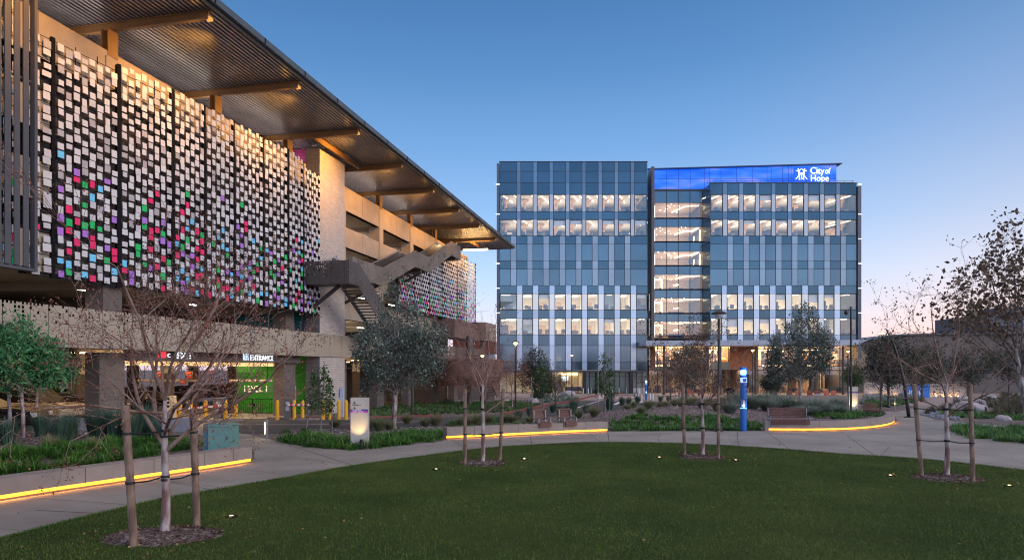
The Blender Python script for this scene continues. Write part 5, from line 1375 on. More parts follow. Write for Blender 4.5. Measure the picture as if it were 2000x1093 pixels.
# strap-leaved ground cover beds
def bed(name, pxs, n, L_, w, mat, seed, clumps=None, arch=.95, lean=.95, extra=0., world=False):
    rng = np.random.default_rng(seed)
    P = pxs if world else [tuple(gp(*p).xy) for p in pxs]
    nc = clumps or max(3, n//40)
    cc = sample_poly(P, nc, rng); idx = rng.integers(0,nc,n)
    xy = cc[idx]+rng.normal(scale=.06,size=(n,2))*rng.uniform(.7,2.2,nc)[idx][:,None]
    z = np.array([GH(float(x),float(y)) for x, y in cc])[idx]
    hs = rng.uniform(.5,1.3,nc)[idx]
    V, F = blades(np.column_stack([xy, z]), rng.uniform(.6,1.1,n)*L_*hs, w, rng, arch, lean, seg=3)
    return npmesh(name, V, F, mat, kind='stuff')
bed('strap_leaf_cover', [(-260,1020),(-100,965),(0,930),(240,900),(388,872),(388,862),(300,868),(150,882),(0,896),(-200,936)], 20000, .36, .020, M_STRAP, 21, clumps=230)
bed('strap_leaf_cover', [(545,862),(600,873),(690,880),(860,860),(870,846),(800,848),(735,856),(720,866),(640,856),(600,852)], 14000, .36, .022, M_STRAP, 22, clumps=260)
bed('strap_leaf_cover', [(1192,841),(1300,841),(1440,841),(1490,841),(1490,832),(1400,828),(1300,830),(1192,831)], 12000, .30, .026, M_STRAP, 23, clumps=330)
bed('strap_leaf_cover', [(1590,818),(1650,818),(1735,812),(1725,805),(1660,806),(1590,811)], 7000, .34, .024, M_STRAP, 24, clumps=150)
bed('strap_leaf_cover', [(1855,842),(1900,856),(2000,868),(2150,885),(2150,850),(2000,841),(1900,834),(1860,836)], 15000, .36, .018, M_STRAP, 25, clumps=300)
bed('strap_leaf_cover', [(1690,797),(1760,792),(1810,784),(1790,780),(1690,788)], 8000, .45, .03, M_STRAP, 26, clumps=120)
bed('strap_leaf_cover', [(1835,812),(1900,817),(2050,824),(2050,815),(1900,808),(1840,803)], 8000, .34, .024, M_STRAP, 27, clumps=160)
bed('ground_cover', [(725,812),(860,810),(1000,804),(1060,790),(1010,784),(860,786),(725,790)], 26000, .28, .04, M_GCOV, 28, clumps=900, arch=.4)
bed('ground_cover', [(870,838),(1050,828),(1050,818),(960,816),(880,824)], 5000, .22, .02, M_GCOV, 29, clumps=120)
bed('ground_cover', [(60,850),(110,845),(150,842),(140,838),(60,842)], 3000, .2, .02, M_GCOV, 30, clumps=90)
bed('ground_cover', [(1060,786),(1130,780),(1110,774),(1060,776)], 5000, .6, .06, M_GREYG, 31, clumps=90)
bed('dry_grass', [(1800,808),(2000,816),(2080,812),(2080,776),(1960,770),(1860,790)], 26000, .75, .022, leafm('brown_blade', (.05,.05,.025), (.12,.10,.06), (.08,.10,.05)), 32, clumps=420, lean=.5)
bed('shrub_cover', [(1680,790),(1800,780),(1800,768),(1690,772)], 14000, 1.0, .05, M_GREYG, 33, clumps=110)
# scattered mulch chips over visible beds
rng = np.random.default_rng(77)
for P, n, s_ in ((MIDBED, 16000, .11), (LEFTBED, 9000, .08), ([tuple(gp(*p).xy) for p in ((530,858),(700,864),(870,842),(870,832),(740,836),(560,840))], 8000, .09)):
    xy = sample_poly(P, n, rng); z = np.array([GH(float(x),float(y)) for x, y in xy])+.02
    V, F = leaf_quads(np.column_stack([xy,z]), rng.uniform(.5,1.2,n)*s_, rng, .4, flat=.7)
    npmesh('bark_chips', V, F, leafm('grey_bark_chip', (.10,.075,.07), (.32,.27,.26), (.55,.50,.49), rough=.9), kind='stuff')
# ---- countable clumps
def clump_mesh(name, seed, n, L_, w, mat, arch, lean, r):
    rng = np.random.default_rng(seed); a = rng.uniform(0,2*np.pi,n); q = np.sqrt(rng.random(n))*r
    P = np.column_stack([q*np.cos(a), q*np.sin(a), np.zeros(n)])
    V, F = blades(P, rng.uniform(.65,1.1,n)*L_, w, rng, arch, lean, seg=4, azim=a+rng.normal(scale=.5,size=n))
    o = npmesh(name, V, F, mat); COL.objects.unlink(o); return o.data
CM = {'rush': [clump_mesh('rush_clump', s, 420, 1., .018, M_BLADEG, .25, .38, .16) for s in (1,2,3)],
      'tuft': [clump_mesh('grass_tuft', s, 420, 1., .016, M_TUFT, .7, .75, .14) for s in (4,5,6)],
      'blond': [clump_mesh('blond_tuft', s, 420, 1., .014, M_BLOND, .5, .5, .2) for s in (7,8)],
      'grey': [clump_mesh('deer_grass', s, 900, 1., .016, M_GREYG, .55, 1.0, .22) for s in (9,10,11)]}
def put(kind, name, px, py, s, label, group, idx=0, cat='grass'):
    p = gp(px, py); z = GH(p.x, p.y)
    if z > p.z+.02: # climb onto mounded bed
        for _ in range(8):
            q = gp(px, py, z-g(p.y)); p = q; z = GH(p.x, p.y)
    o = bpy.data.objects.new(name, CM[kind][idx%len(CM[kind])]); COL.objects.link(o)
    o.location = (p.x,p.y,z-.01); o.rotation_euler = (0,0,idx*1.7); o.scale = (s,s,s*(1+.15*math.sin(idx*3)))
    return tag(o, label, cat, group)
rush = [(14,868,.75),(80,852,.7),(118,868,.85),(135,862,.8),(200,858,.95),(225,860,.9),(262,862,.95),(285,858,.95),(305,862,.8),(185,852,.8),
        (1012,820,.75),(1035,817,.7),(1110,811,.95),(1120,808,1.0),(1144,806,.8),(1093,812,.7),(1080,805,.8),(1190,800,1.2),(1228,790,.9),(1245,788,.9),(1215,792,1.),(1290,786,.9),(1305,784,.8)]
for i, (x, y, s) in enumerate(rush): put('rush', 'rush_clump', x, y, s*(1.2 if x < 400 else 1.), 'upright blue green rush clump in the mulch', 'blue green rush clumps', i)
tuft = [(1160,818,.6),(1225,803,.6),(1266,805,.55),(1237,796,.6),(1290,799,.55),(1330,806,.55),(1352,806,.6),(1400,803,.6),(1318,795,.6),(1345,792,.6),(1275,792,.6),(1370,798,.5),(1385,790,.6),(1420,800,.6),(1252,812,.5),(1246,786,.6),(1300,812,.45),(1415,788,.7),(1360,786,.7),(1330,785,.7),
        (915,830,.5),(900,832,.5),(930,828,.55),(955,826,.5),(985,824,.5),(1000,825,.5),(850,832,.55),(830,833,.5),(740,842,.6),(760,840,.5),(720,838,.5),(655,834,.5),(795,828,.5),(1035,826,.5),(1130,822,.45)]
for i, (x, y, s) in enumerate(tuft): put('tuft', 'grass_tuft', x, y, s*1.25, 'small yellow green grass tuft on the mulch', 'yellow green grass tufts', i)
for i, (x, y, s, lb_) in enumerate(((98,878,.50,'blond dry grass tuft in front of the dark bin at the left'),(180,872,.38,'smaller blond dry grass tuft before the low grey wall'))): put('blond', 'blond_tuft', x, y, s, lb_, None, i)
grey = [(1440,808,1.),(1462,816,1.0),(1480,806,1.05),(1500,812,1.),(1520,802,1.1),(1545,806,1.15),(1570,800,1.1),(1590,808,1.2),(1615,806,1.2),(1635,802,1.2),(1470,795,1.),(1505,792,1.1),(1600,795,1.1),(1535,795,1.1),(1580,812,.9),(1425,795,.8),(1560,812,.8),(1640,810,.8)]
for i, (x, y, s) in enumerate(grey): put('grey', 'deer_grass', x, y, s, 'arching grey green grass clump behind the long bench', 'grey green grass clumps', i)
# low mixed shrubs
for i, (px, py, s, lb_, mt) in enumerate(((405,858,.0,'',M_LFD),(596,848,.28,'low dark leafy shrub on the mulch near the silver bollard light',M_LFD),(560,846,.22,'small leafy plant beside the silver bollard light',M_LFM),(1712,776,.8,'grey leaved shrub mound behind the second sign pillar',M_LFO),(1765,776,.8,'pale shrub mound right of the second sign pillar',M_LFO),(1880,802,.5,'dark round shrub before the large boulders',M_LFD),(1440,788,.6,'green shrub behind the blue call tower',M_LFM),(1845,800,.45,'spiky plant among the grey cobbles',M_LFO),(800,790,.5,'low green shrub beside the lamp post base',M_LFM),(875,788,.7,'low grey green shrub below the stair drum',M_LFO),(1048,778,.9,'rounded green shrub before the far lamp post',M_LFM),(1100,776,.6,'grey leaved shrub beside the lobby',M_LFO))):
    if not s: continue
    b = gp(px,py); rng = np.random.default_rng(200+i); n = 1600
    d = rng.normal(size=(n,3)); d /= np.linalg.norm(d,axis=1)[:,None]; d[:,2] = np.abs(d[:,2])*.9
    C = d*(rng.uniform(.5,1,n)[:,None])*s*(1+.25*np.sin(d[:,:1]*6)*np.cos(d[:,1:2]*5))+np.array([b.x,b.y,GH(b.x,b.y)])
    V, F = leaf_quads(C, rng.uniform(.6,1.3,n)*s*.13, rng, .5)
    npmesh('shrub', V, F, mt, None, (b.x,b.y,GH(b.x,b.y)), label=lb_, category='shrub') if False else tag(npmesh('shrub', V, F, mt, None, (b.x,b.y,GH(b.x,b.y))), lb_, 'shrub')

# fallen leaves on the lawn and path
rng = np.random.default_rng(55); L0 = []
for c in P0:
    n = 130; a = rng.uniform(0,2*np.pi,n); q = rng.gamma(2.0, .9, n)
    L0.append(np.stack([c.x+q*np.cos(a), c.y+q*np.sin(a)*.8],1))
L0.append(np.stack([rng.uniform(-12,14,260), rng.uniform(9,24,260)],1))
xy = np.concatenate(L0); zz_ = npg(xy[:,1])+np.where(np_inpoly(xy[:,0],xy[:,1],LAWN), .075, .022)
V, F = leaf_quads(np.column_stack([xy,zz_]), rng.uniform(.03,.06,len(xy)), rng, .7, flat=.9)
npmesh('fallen_leaves', V, F, leafm('fallen_leaf', (.14,.07,.03), (.30,.19,.08), (.40,.28,.12), rough=.8), kind='stuff')
# ================================================================== WALLS, SEATS, LAMPS, SIGNS
M_LED = em('amber_led', (1,.33,.028), 2.1)
def seat_wall(name, label, front, back_off, h, led=(0.,1.), joints=()):
    """front: ground polyline (world xy) of the face towards the lawn"""
    F_ = [Vector(p) for p in front]; n = len(F_)
    nr = []
    for i in range(n):
        d = (F_[min(i+1,n-1)]-F_[max(i-1,0)]).normalized(); nr.append(Vector((-d.y,d.x)))
    w = root(name, label, 'seat wall', (F_[n//2].x, F_[n//2].y, g(F_[n//2].y)), 'concrete seat walls with glowing bases')
    def strip(mb, o0, o1, z0, z1, i0=0, i1=None, mi=0):
        i1 = n-1 if i1 is None else i1
        for i in range(i0, i1):
            a, b = F_[i], F_[i+1]; na, nb = nr[i], nr[i+1]
            q = [a+na*o0, b+nb*o0, b+nb*o1, a+na*o1]
            mb.hexa([(v.x,v.y,g(v.y)+z0) for v in q]+[(v.x,v.y,g(v.y)+z1) for v in q], mi)
    m = MB(); strip(m, 0, back_off, .13, h); m.build('coping', M_CONC, w)
    i0, i1 = int(led[0]*(n-1)), int(math.ceil(led[1]*(n-1)))
    m = MB(); strip(m, .10, back_off, -.05, .129)
    if i0 > 0: strip(m, .002, .099, -.05, .129, 0, i0)
    if i1 < n-1: strip(m, .002, .099, -.05, .129, i1, n-1)
    m.build('base', M_CONC, w)
    m = MB(); strip(m, .03, .095, .055, .127, i0, i1); m.build('light_strip', M_LED, w)
    m = MB()
    for j in joints:
        i = min(n-2, int(j*(n-1))); a = F_[i]; na = nr[i]; d = (F_[i+1]-a).normalized()*.006
        q = [a-na*.002-d, a-na*.002+d, a+na*(back_off)+d, a+na*(back_off)-d]
        m.hexa([(v.x,v.y,g(v.y)+.13) for v in q]+[(v.x,v.y,g(v.y)+h+.002) for v in q])
    if m.v: m.build('joint', pm('joint', (.05,.045,.04), .9), w)
    return w
def subdiv(P, n):
    out = []
    for a, b in zip(P[:-1], P[1:]):
        for k in range(n): out.append((a[0]+(b[0]-a[0])*k/n, a[1]+(b[1]-a[1])*k/n))
    out.append(tuple(P[-1])); return out
lw = smooth_line([tuple(gp(*p).xy) for p in ((-420,1068),(-200,1018),(0,980),(240,943),(400,919),(492,904))], 6)
seat_wall('seat_wall', 'long low concrete wall with amber glow at the left beside the strap leaved plants', lw, .45, .44, (0,.97), (.2,.38,.55,.67,.8,.92))
mw = smooth_line([tuple(gp(*p).xy) for p in ((873,858),(960,854),(1060,849),(1120,846),(1187,843.5))], 6)
seat_wall('seat_wall', 'low concrete wall with amber glow carrying two slatted seats in the middle', mw, .42, .42, (.04,.97), (.2,.38,.55,.7,.86))
rw_ = smooth_line([tuple(gp(*p).xy) for p in ((1494,842),(1550,842.5),(1600,842.3),(1650,841),(1700,837.5),(1730,833),(1745,828),(1748,822),(1742,817))], 5)
seat_wall('seat_wall', 'curved low concrete wall with amber glow carrying the long slatted bench at the right', rw_, .42, .42, (.03,.9), (.25,.5,.72))
# slatted seats
M_SLAT = pm('bench_timber', (.10,.036,.026), .5, var=.2, scale=6, island=.15)
M_ALU = pm('grey_metal', (.24,.24,.25), .4, metal=.5, var=.05)
def wall_bench(name, label, cat, pa, pb, front_off, zt, group=None):
    A = Vector(pa); B = Vector(pb); t = (B-A).normalized(); n = Vector((-t.y,t.x)); L_ = (B-A).length; z0 = g(A.y)+zt
    r_ = root(name, label, cat, (A.x,A.y,z0), group)
    def bx_(mb, u0,u1,v0,v1,za,zb):
        q = [A+t*u0+n*v0, A+t*u1+n*v0, A+t*u1+n*v1, A+t*u0+n*v1]
        mb.hexa([(p.x,p.y,z0+za) for p in q]+[(p.x,p.y,z0+zb) for p in q])
    m = MB()
    for k in range(5): bx_(m, .03, L_-.03, -.06+k*.08, -.06+k*.08+.066, .03, .06)
    for k in range(3): bx_(m, .03, L_-.03, -.095, -.065, .03-.055*k-.045, .03-.055*k)
    m.build('seat', M_SLAT, r_)
    m = MB()
    for k in range(6):
        v = .33+k*.022; bx_(m, .0, L_, v, v+.03, .12+k*.072, .12+k*.072+.058)
    m.build('backrest', M_SLAT, r_)
    for u in (0, L_-.05):
        m = MB(); bx_(m, u, u+.035, -.04, .02, .0, .18); bx_(m, u, u+.035, -.04, .36, .17, .21); bx_(m, u, u+.035, .32, .36, .0, .5); m.build('armrest', M_ALU, r_)
    return r_
def on_px(px, py): return tuple(gp(px,py).xy)
def along(front, px):
    best = min(range(len(front)-1), key=lambda i: abs((front[i][0]+front[i+1][0])/2-(px-1000)/FPX*(front[i][1]+front[i+1][1])/2)); p, s = px_on(front[best], front[best+1], px); return p
wall_bench('wall_seat', 'single slatted brown timber seat on the middle wall, left one', 'seat', along(mw,1051), along(mw,1076), 0, .42, 'single slatted seats on the middle wall')
wall_bench('wall_seat', 'single slatted brown timber seat on the middle wall, right one', 'seat', along(mw,1101), along(mw,1126), 0, .42, 'single slatted seats on the middle wall')
wall_bench('long_bench', 'long slatted brown timber bench with metal arms on the curved wall', 'bench', along(rw_,1504), along(rw_,1582), 0, .42)
# ---- call towers
M_BLUE = pm('call_tower_blue', (.01,.13,.48), .35, var=.04)
M_BLUEL = em('blue_beacon', (.12,.32,1), 16)
def tower(px, py, H, label):
    b = gp(px,py); t = root('call_tower', label, 'call tower', b, 'blue emergency call towers'); r = .135*H/2.75; z = b.z
    m = MB()
    m.tube([b, b+Vector((0,0,.36*H))], r, 20); m.tube([b+Vector((0,0,.50*H)), b+Vector((0,0,.88*H))], r, 20)
    m.tube([b+Vector((r*.0,r*.45,.355*H)), b+Vector((0,r*.45,.505*H))], r*.55, 16)
    m.box(b.x-r*.95,b.x-r*.6,b.y-r*.5,b.y+r*.5,z+.355*H,z+.505*H); m.box(b.x+r*.6,b.x+r*.95,b.y-r*.5,b.y+r*.5,z+.355*H,z+.505*H)
    m.build('body', M_BLUE, t, smooth=False)
    m = MB(); m.tube([b+Vector((0,0,.885*H)), b+Vector((0,0,.955*H))], r*.8, 16); m.build('beacon', M_BLUEL, t)
    m = MB(); m.tube([b+Vector((0,0,.957*H)), b+Vector((0,0,1.0*H))], r, 20); m.tube([b+Vector((0,0,.88*H-.001)), b+Vector((0,0,.885*H))], r*1.02, 20); m.build('cap', M_BLUE, t)
    m = MB(); m.tube([b+Vector((0,-.004,.76*H)), b+Vector((0,-.004,.84*H))], r*1.01, 20); m.build('lit_panel', em('panel_light', (.50,.68,1), .8), t)
    m = MB(); m.box(b.x-r*.5,b.x+r*.5,b.y-r*1.06,b.y-r*.9,z+.775*H,z+.825*H); m.build('symbol', M_BLUE, t)
    m = MB(); m.box(b.x-r*.42,b.x+r*.42,b.y-r*.55,b.y-r*.2,z+.37*H,z+.485*H); m.build('phone_panel', pm('steel_panel', (.5,.5,.48), .3, metal=.7), t)
    m = MB(); m.tube([b+Vector((0,0,.355*H)), b+Vector((0,0,.362*H))], r*1.04, 20); m.build('light_ring', em('cyan_light', (.2,.7,1), 2.5), t)
    point('beacon_glow', b+Vector((0,-r*1.6,.92*H)), 14 if H > 2.4 else 14, (.15,.35,1), .05, t); point('panel_glow', b+Vector((0,-r*1.3,.40*H)), 1.2, (.5,.75,1), .03, t)
tower(1452, 841, 2.62, 'blue cylindrical emergency call tower with glowing top beside the path')
tower(1262, 781, 2.75, 'distant blue emergency call tower with glowing top near the driveway barrier')
# ---- street lamps
M_POLE = pm('pole_black', (.03,.026,.026), .45, metal=.2)
M_LAMPE = em('lamp_amber', (1,.55,.2), 14)
def lamp(px, py, topy, label, lit=True, post_r=.065, energy=60, style=0):
    b = gp(px,py); H = (EYE+(720-topy)/FPX*b.y)-b.z
    t = root('street_lamp', label, 'street lamp', b, 'street lamps')
    m = MB(); m.lathe(b, [(.17,0),(.17,.04),(.12,.12),(.10,.35),(post_r,.42),(post_r,H-.3)], 12); m.build('pole', M_POLE, t, smooth=False)
    m = MB(); m.lathe(b+Vector((0,0,H-.32)), [(post_r*.9,0),(.05,.1),(.05,.3)], 10)
    if style == 0: m.lathe(b+Vector((0,0,H-.06)), [(.05,-.02),(.30,.0),(.31,.03),(.16,.11),(.04,.16)], 16)
    m.build('lamp_head', M_POLE, t)
    m = MB(); m.lathe(b+Vector((0,0,H-.12)), [(.05,-.14),(.16,-.02),(.17,.045)], 14); m.build('lantern', M_LAMPE if lit else pm('lamp_lens', (.5,.5,.5), .3), t)
    if lit: point('lamp_glow', b+Vector((0,-.25,H-.2)), energy, (1,.6,.28), .1, t)
lamp(1007, 798, 667, 'lit amber street lamp on a black pole left of the glass offices')
lamp(1117, 775, 692, 'lit street lamp before the middle of the left glass wing')
lamp(1470, 784, 682, 'lit street lamp before the office entrance under the canopy')
lamp(1656, 782, 684, 'lit street lamp at the right corner of the glass offices', energy=40)
lamp(942, 790, 692, 'lit street lamp below the rust red wing', energy=30)
lamp(805, 808, 690, 'black street lamp half hidden by the grey green tree', lit=False)
lamp(1404, 843, 610, 'tall black street lamp with an unlit round head behind the second stake', lit=False, post_r=.055)
# unlit camera pole
b = gp(1662,806); t = root('camera_pole', 'tall black pole with a camera behind the second sign pillar', 'pole', b)
H = EYE+(720-598)/FPX*b.y-b.z
m = MB(); m.lathe(b, [(.16,0),(.16,.04),(.07,.12),(.065,H)], 12); m.build('pole', M_POLE, t)
m = MB(); m.tube([b+Vector((0,0,H-.25)), b+Vector((-.35,-.1,H-.3))], .03, 6); m.lathe(b+Vector((-.38,-.1,H-.62)), [(.0,0),(.12,.06),(.14,.2),(.10,.34),(.02,.36)], 12); m.build('camera', M_POLE, t)
# curved pole
b = gp(1775,815); t = root('curved_lamp', 'black curved lamp pole leaning left over the path', 'street lamp', b)
pts = [at(x,y,b.y) for x,y in ((1775,815),(1772,790),(1766,745),(1756,705),(1744,668),(1730,642))]
m = MB(); m.tube(pts, [.10,.095,.085,.07,.05,.03], 10); m.build('pole', M_POLE, t, smooth=True)
m = MB(); m.box(b.x-.2,b.x+.2,b.y-.2,b.y+.2,b.z,b.z+.06); m.build('base', M_POLE, t)
b = gp(1722,790); t = root('street_lamp', 'small lit amber lamp among the trees left of the curved pole', 'street lamp', b, 'street lamps')
H = EYE+(720-652)/FPX*b.y-b.z; m = MB(); m.lathe(b, [(.1,0),(.05,.2),(.05,H)], 8); m.build('pole', M_POLE, t)
m = MB(); m.lathe(b+Vector((0,0,H)), [(.05,0),(.3,.03),(.3,.08),(.05,.14)], 12); m.build('lamp_head', M_LAMPE, t)
# ---- path bollard lights
def bollard_light(px, py, H, label, side=-1):
    b = gp(px,py); t = root('bollard_light', label, 'bollard light', b, 'bollard lights'); r = .058
    m = MB(); m.tube([b, b+Vector((0,0,H))], r, 16); m.build('post', M_ALU, t)
    m = MB(); m.tube([b+Vector((side*r*.85,-r*.5,H*.25)), b+Vector((side*r*.75,-r*.75,H*.55)), b+Vector((side*r*.9,-r*.4,H*.86))], [.008,.016,.022], 6); m.build('glow_slot', em('warm_slot', (1,.70,.32), 9), t)
    point('slot_glow', b+Vector((side*.14,-.12,H*.6)), 2.5, (1,.68,.32), .03, t)
bollard_light(521, 857, .70, 'silver bollard light with glowing slot beside the path near the utility box')
bollard_light(1747, 800, .85, 'small glowing bollard light beside the far path at the right', side=0)
# ---- sign pillars
M_SIGNP = pm('sign_pillar', (.46,.42,.37), .55, var=.05)
M_NAVY = pm('sign_navy', (.05,.04,.26), .5); M_PURP = pm('sign_purple', (.42,.05,.42), .5); M_TXT = pm('sign_text', (.06,.06,.07), .6); M_TXTW = pm('sign_text_white', (.8,.8,.8), .5)
def sign_pillar(px, py, pxw, topy, label, full=True):
    b = gp(px,py); k = b.y/FPX; w = pxw*k/2; H = (py-topy)*k; t = root('sign_pillar', label, 'sign pillar', b, 'direction sign pillars'); z = b.z
    m = MB(); m.box(b.x-w,b.x+w,b.y,b.y+.16,z-.05,z+H); m.build('panel', M_SIGNP, t, bevel=.008)
    f = b.y-.004
    if full:
        for z0, z1, mt, nm in ((.735,.765,M_NAVY,'navy_band'),(.70,.735,M_PURP,'purple_band')):
            m = MB(); m.box(b.x-w+.004,b.x+w-.004,f-.004,f+.003,z+H*z0+.001,z+H*z1-.001); m.build(nm, mt, t)
        def tx(s, x, zz, size, mt): text_obj('lettering', s, size, mt, (b.x-w+x, f-.007, z+H*zz), (R(90),0,0), t, ext=.001, bold=.001)
        tx('Hope Plaza', .07, .742, .062, M_TXTW); tx('Amini Center', .07, .708, .062, M_TXTW); tx('Parking  A', .07, .842, .062, M_TXT)
        for (u, v, up) in ((.13,.895,True),(.13,.788,False)):
            a = MB(); c = Vector((b.x-w+u, f-.003, z+H*v)); s = .04
            if up: a.box(c.x-.006,c.x+.006,f-.006,f,c.z-s,c.z+s); pp = [(-s,0),(0,s),(s,0),(s,-.018),(0,s-.020),(-s,-.018)]
            else: a.box(c.x-s,c.x+s,f-.006,f,c.z-.006,c.z+.006); pp = [(0,s),(s,0),(0,-s),(-.018,-s),(s-.020,0),(-.018,s)]
            a.extr([(c.x+p, f-.008, c.z+q) for p,q in pp], (0,.004,0)); a.build('arrow', M_TXT, t)
    else:
        m = MB(); m.box(b.x-w+.004,b.x+w-.004,f-.004,f+.003,z+H*.76,z+H*.82); m.build('purple_band', pm('sign_violet', (.12,.05,.30), .5), t)
    # spot at the foot
    lp = Vector((b.x+w*(.6 if full else 0), b.y-.42, z+.12))
    m = MB(); m.tube([(lp.x,lp.y,z),(lp.x,lp.y,z+.3)], .05, 10); m.build('spot_stem', M_POLE, t)
    a = bpy.data.lights.new('foot_spot','SPOT'); a.energy = 26 if full else 60; a.color = (1,.66,.28); a.spot_size = R(75); a.spot_blend = .8; a.shadow_soft_size = .03
    o = bpy.data.objects.new('foot_spot', a); COL.objects.link(o); o.parent = t; o.location = Vector((b.x+w*.3,b.y-.40,z+.30))-b
    dv = Vector((-w*.5,.40,.45)); o.rotation_euler = dv.to_track_quat('-Z','Y').to_euler()
    return t
sign_pillar(702, 873, 35, 776, 'tall beige sign pillar with navy and purple bands listing parking and plaza')
sign_pillar(1667, 805, 17.5, 755, 'distant beige sign pillar with a violet band lit from its foot', full=False)
# ---- green utility box
b = gp(424,884); k = b.y/FPX
ub = root('utility_box', 'teal green steel utility box behind the end of the left wall', 'utility box', b)
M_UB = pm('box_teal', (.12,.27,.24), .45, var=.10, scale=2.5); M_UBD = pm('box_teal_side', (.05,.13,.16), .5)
W = 60*k; m = MB(); m.box(b.x-W*.30,b.x+W*.44,b.y,b.y+.62,b.z,b.z+.78)
m.extr([(b.x-W*.31,b.y-.02,b.z+.781),(b.x+W*.45,b.y-.02,b.z+.781),(b.x+W*.45,b.y-.02,b.z+.83),(b.x+W*.25,b.y-.02,b.z+.865),(b.x-W*.10,b.y-.02,b.z+.865),(b.x-W*.31,b.y-.02,b.z+.84)], (0,.66,0)); m.build('cabinet', M_UB, ub, bevel=.01)
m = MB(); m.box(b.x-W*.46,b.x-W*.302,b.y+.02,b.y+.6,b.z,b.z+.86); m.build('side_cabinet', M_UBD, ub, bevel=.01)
m = MB(); m.box(b.x-W*.45,b.x-W*.33,b.y-.0,b.y+.02-.002,b.z+.70,b.z+.80); m.box(b.x+W*.30,b.x+W*.34,b.y-.02,b.y-.002,b.z+.4,b.z+.5); m.build('latch', pm('latch', (.15,.14,.12), .4, metal=.6), ub)
# ---- low grey wall, bin, pillars at the left planting
A = gp(175,846); B = gp(338,846)
m = MB(); m.box(A.x-6,B.x+.3,A.y+.8,A.y+1.0,g(A.y)-.1,g(A.y)+.55)
tag(m.build('low_wall', pm('grey_render', (.27,.27,.31), .8, var=.1), loc=(A.x,A.y+.9,g(A.y))), 'low blue grey wall behind the rush clumps before the garage', 'wall')
b = gp(118,852); t = root('litter_bin', 'dark round litter bin behind the blond grass at the left', 'bin', b)
m = MB(); m.lathe(b, [(.20,0),(.21,.05),(.21,.62),(.19,.66),(.10,.67)], 20); m.build('body', M_DARK, t)
m = MB(); m.lathe(b+Vector((0,0,.66)), [(.07,0),(.07,.16),(.06,.18)], 12); m.build('cap', pm('pink_cap', (.5,.36,.33), .5), t)
# ---- bollards yellow
M_YEL = pm('bollard_yellow', (.78,.42,.015), .45, var=.08)
ybs = [342,352,373,402,441,461,542,575,591,631,645,662,676]
ynm = ['left of the pale ticket box','right of the pale ticket box','under the left of the long barrier arm','under the middle of the long barrier arm','right of the grey barrier box','left of the green wall railing','at the foot of the brown column','just right of the grey ticket machine','before the green mural','behind the right pole of the young tree','before the left half of the brick tower','beside the white post at the brick tower','left of the tall sign pillar']
proto = None
for px, nm in zip(ybs, ynm):
    b = gp(px, 820 if px > 500 else 821)
    if proto is None:
        o = root('yellow_bollard', '', 'bollard', b); m = MB(); m.lathe(b, [(.095,0),(.095,1.02),(.07,1.08),(.02,1.10)], 14); m.build('post', M_YEL, o)
        m = MB(); m.lathe(b, [(.12,.0),(.12,.03),(.1,.05)], 14); m.build('collar', M_CONC, o); proto = o
    else: o = copy_tree(proto); o.location = b
    tag(o, 'yellow steel bollard '+nm, 'bollard', 'yellow bollards at the garage entrance')
# white far bollards
far = [(1070,781),(1077,779),(1084,777),(1139,768),(1149,768),(1155,767.5),(1163,767),(1168,776),(1171,775),(1178,778),(1182,777),(1196,767.5),(1209,767.5),(1223,767.5),(1248,769),(1247,786),(1253,785),(1270,780),(1275,783),(1290,782),(1322,778),(1330,777)]
proto = None
for i, (px, py) in enumerate(far):
    b = gp(px, py)
    if proto is None:
        m = MB(); m.lathe(b, [(.09,0),(.09,.85),(.06,.9),(.01,.92)], 10); o = m.build('white_bollard', M_WHITE, loc=b); proto = o
    else: o = proto.copy(); COL.objects.link(o); o.location = b
    tag(o, 'small white bollard on the far drive before the offices', 'bollard', 'white bollards before the offices')
# ---- barriers
def barrier(px, py, w, h, ax0, ax1, ay0, ay1, label, col=None):
    b = gp(px,py); t = root('barrier_gate', label, 'barrier', b, 'parking barriers'); k = b.y/FPX
    m = MB(); m.box(b.x-w/2,b.x+w/2,b.y,b.y+.35,b.z,b.z+h); m.box(b.x-w/2-.02,b.x+w/2+.02,b.y-.02,b.y+.37,b.z+h+.002,b.z+h+.05); m.build('cabinet', pm('gate_grey', (.13,.125,.13), .5), t, bevel=.015)
    m = MB(); m.box(b.x-w*.2,b.x+w*.3,b.y-.012,b.y-.002,b.z+h*.45,b.z+h*.7); m.box(b.x-w*.2,b.x+w*.3,b.y-.012,b.y-.002,b.z+h*.75,b.z+h*.9); m.build('panel', pm('gate_panel', (.45,.45,.48), .4), t)
    a0 = at(ax0,ay0,b.y-.1); a1 = at(ax1,ay1,b.y-.1); m = MB(); n = 9
    for i in range(n):
        p = a0+(a1-a0)*i/n; q = a0+(a1-a0)*(i+1)/n; hz_ = .055
        m.hexa([(p.x,p.y-.03,p.z-hz_),(q.x,q.y-.03,q.z-hz_),(q.x,q.y+.03,q.z-hz_),(p.x,p.y+.03,p.z-hz_),(p.x,p.y-.03,p.z+hz_),(q.x,q.y-.03,q.z+hz_),(q.x,q.y+.03,q.z+hz_),(p.x,p.y+.03,p.z+hz_)], i%2)
    m.build('arm', [pm('arm_white', (.75,.72,.72), .5), pm('arm_red', (.6,.03,.04), .5)], t)
barrier(424, 821, .42, 1.15, 436, 347, 791, 799, 'parking barrier with a long striped arm across the exit lane')
barrier(561, 820, .40, 1.12, 562, 606, 790, 790, 'dark parking ticket barrier with a short striped arm before the mural')
barrier(1242, 779, .5, .9, 1240, 1169, 775.5, 776.5, 'far parking barrier with a glowing red arm on the drive')
b = gp(331,823); t = root('ticket_box', 'pale ticket machine with three dark slots behind the nearest tree', 'ticket machine', b)
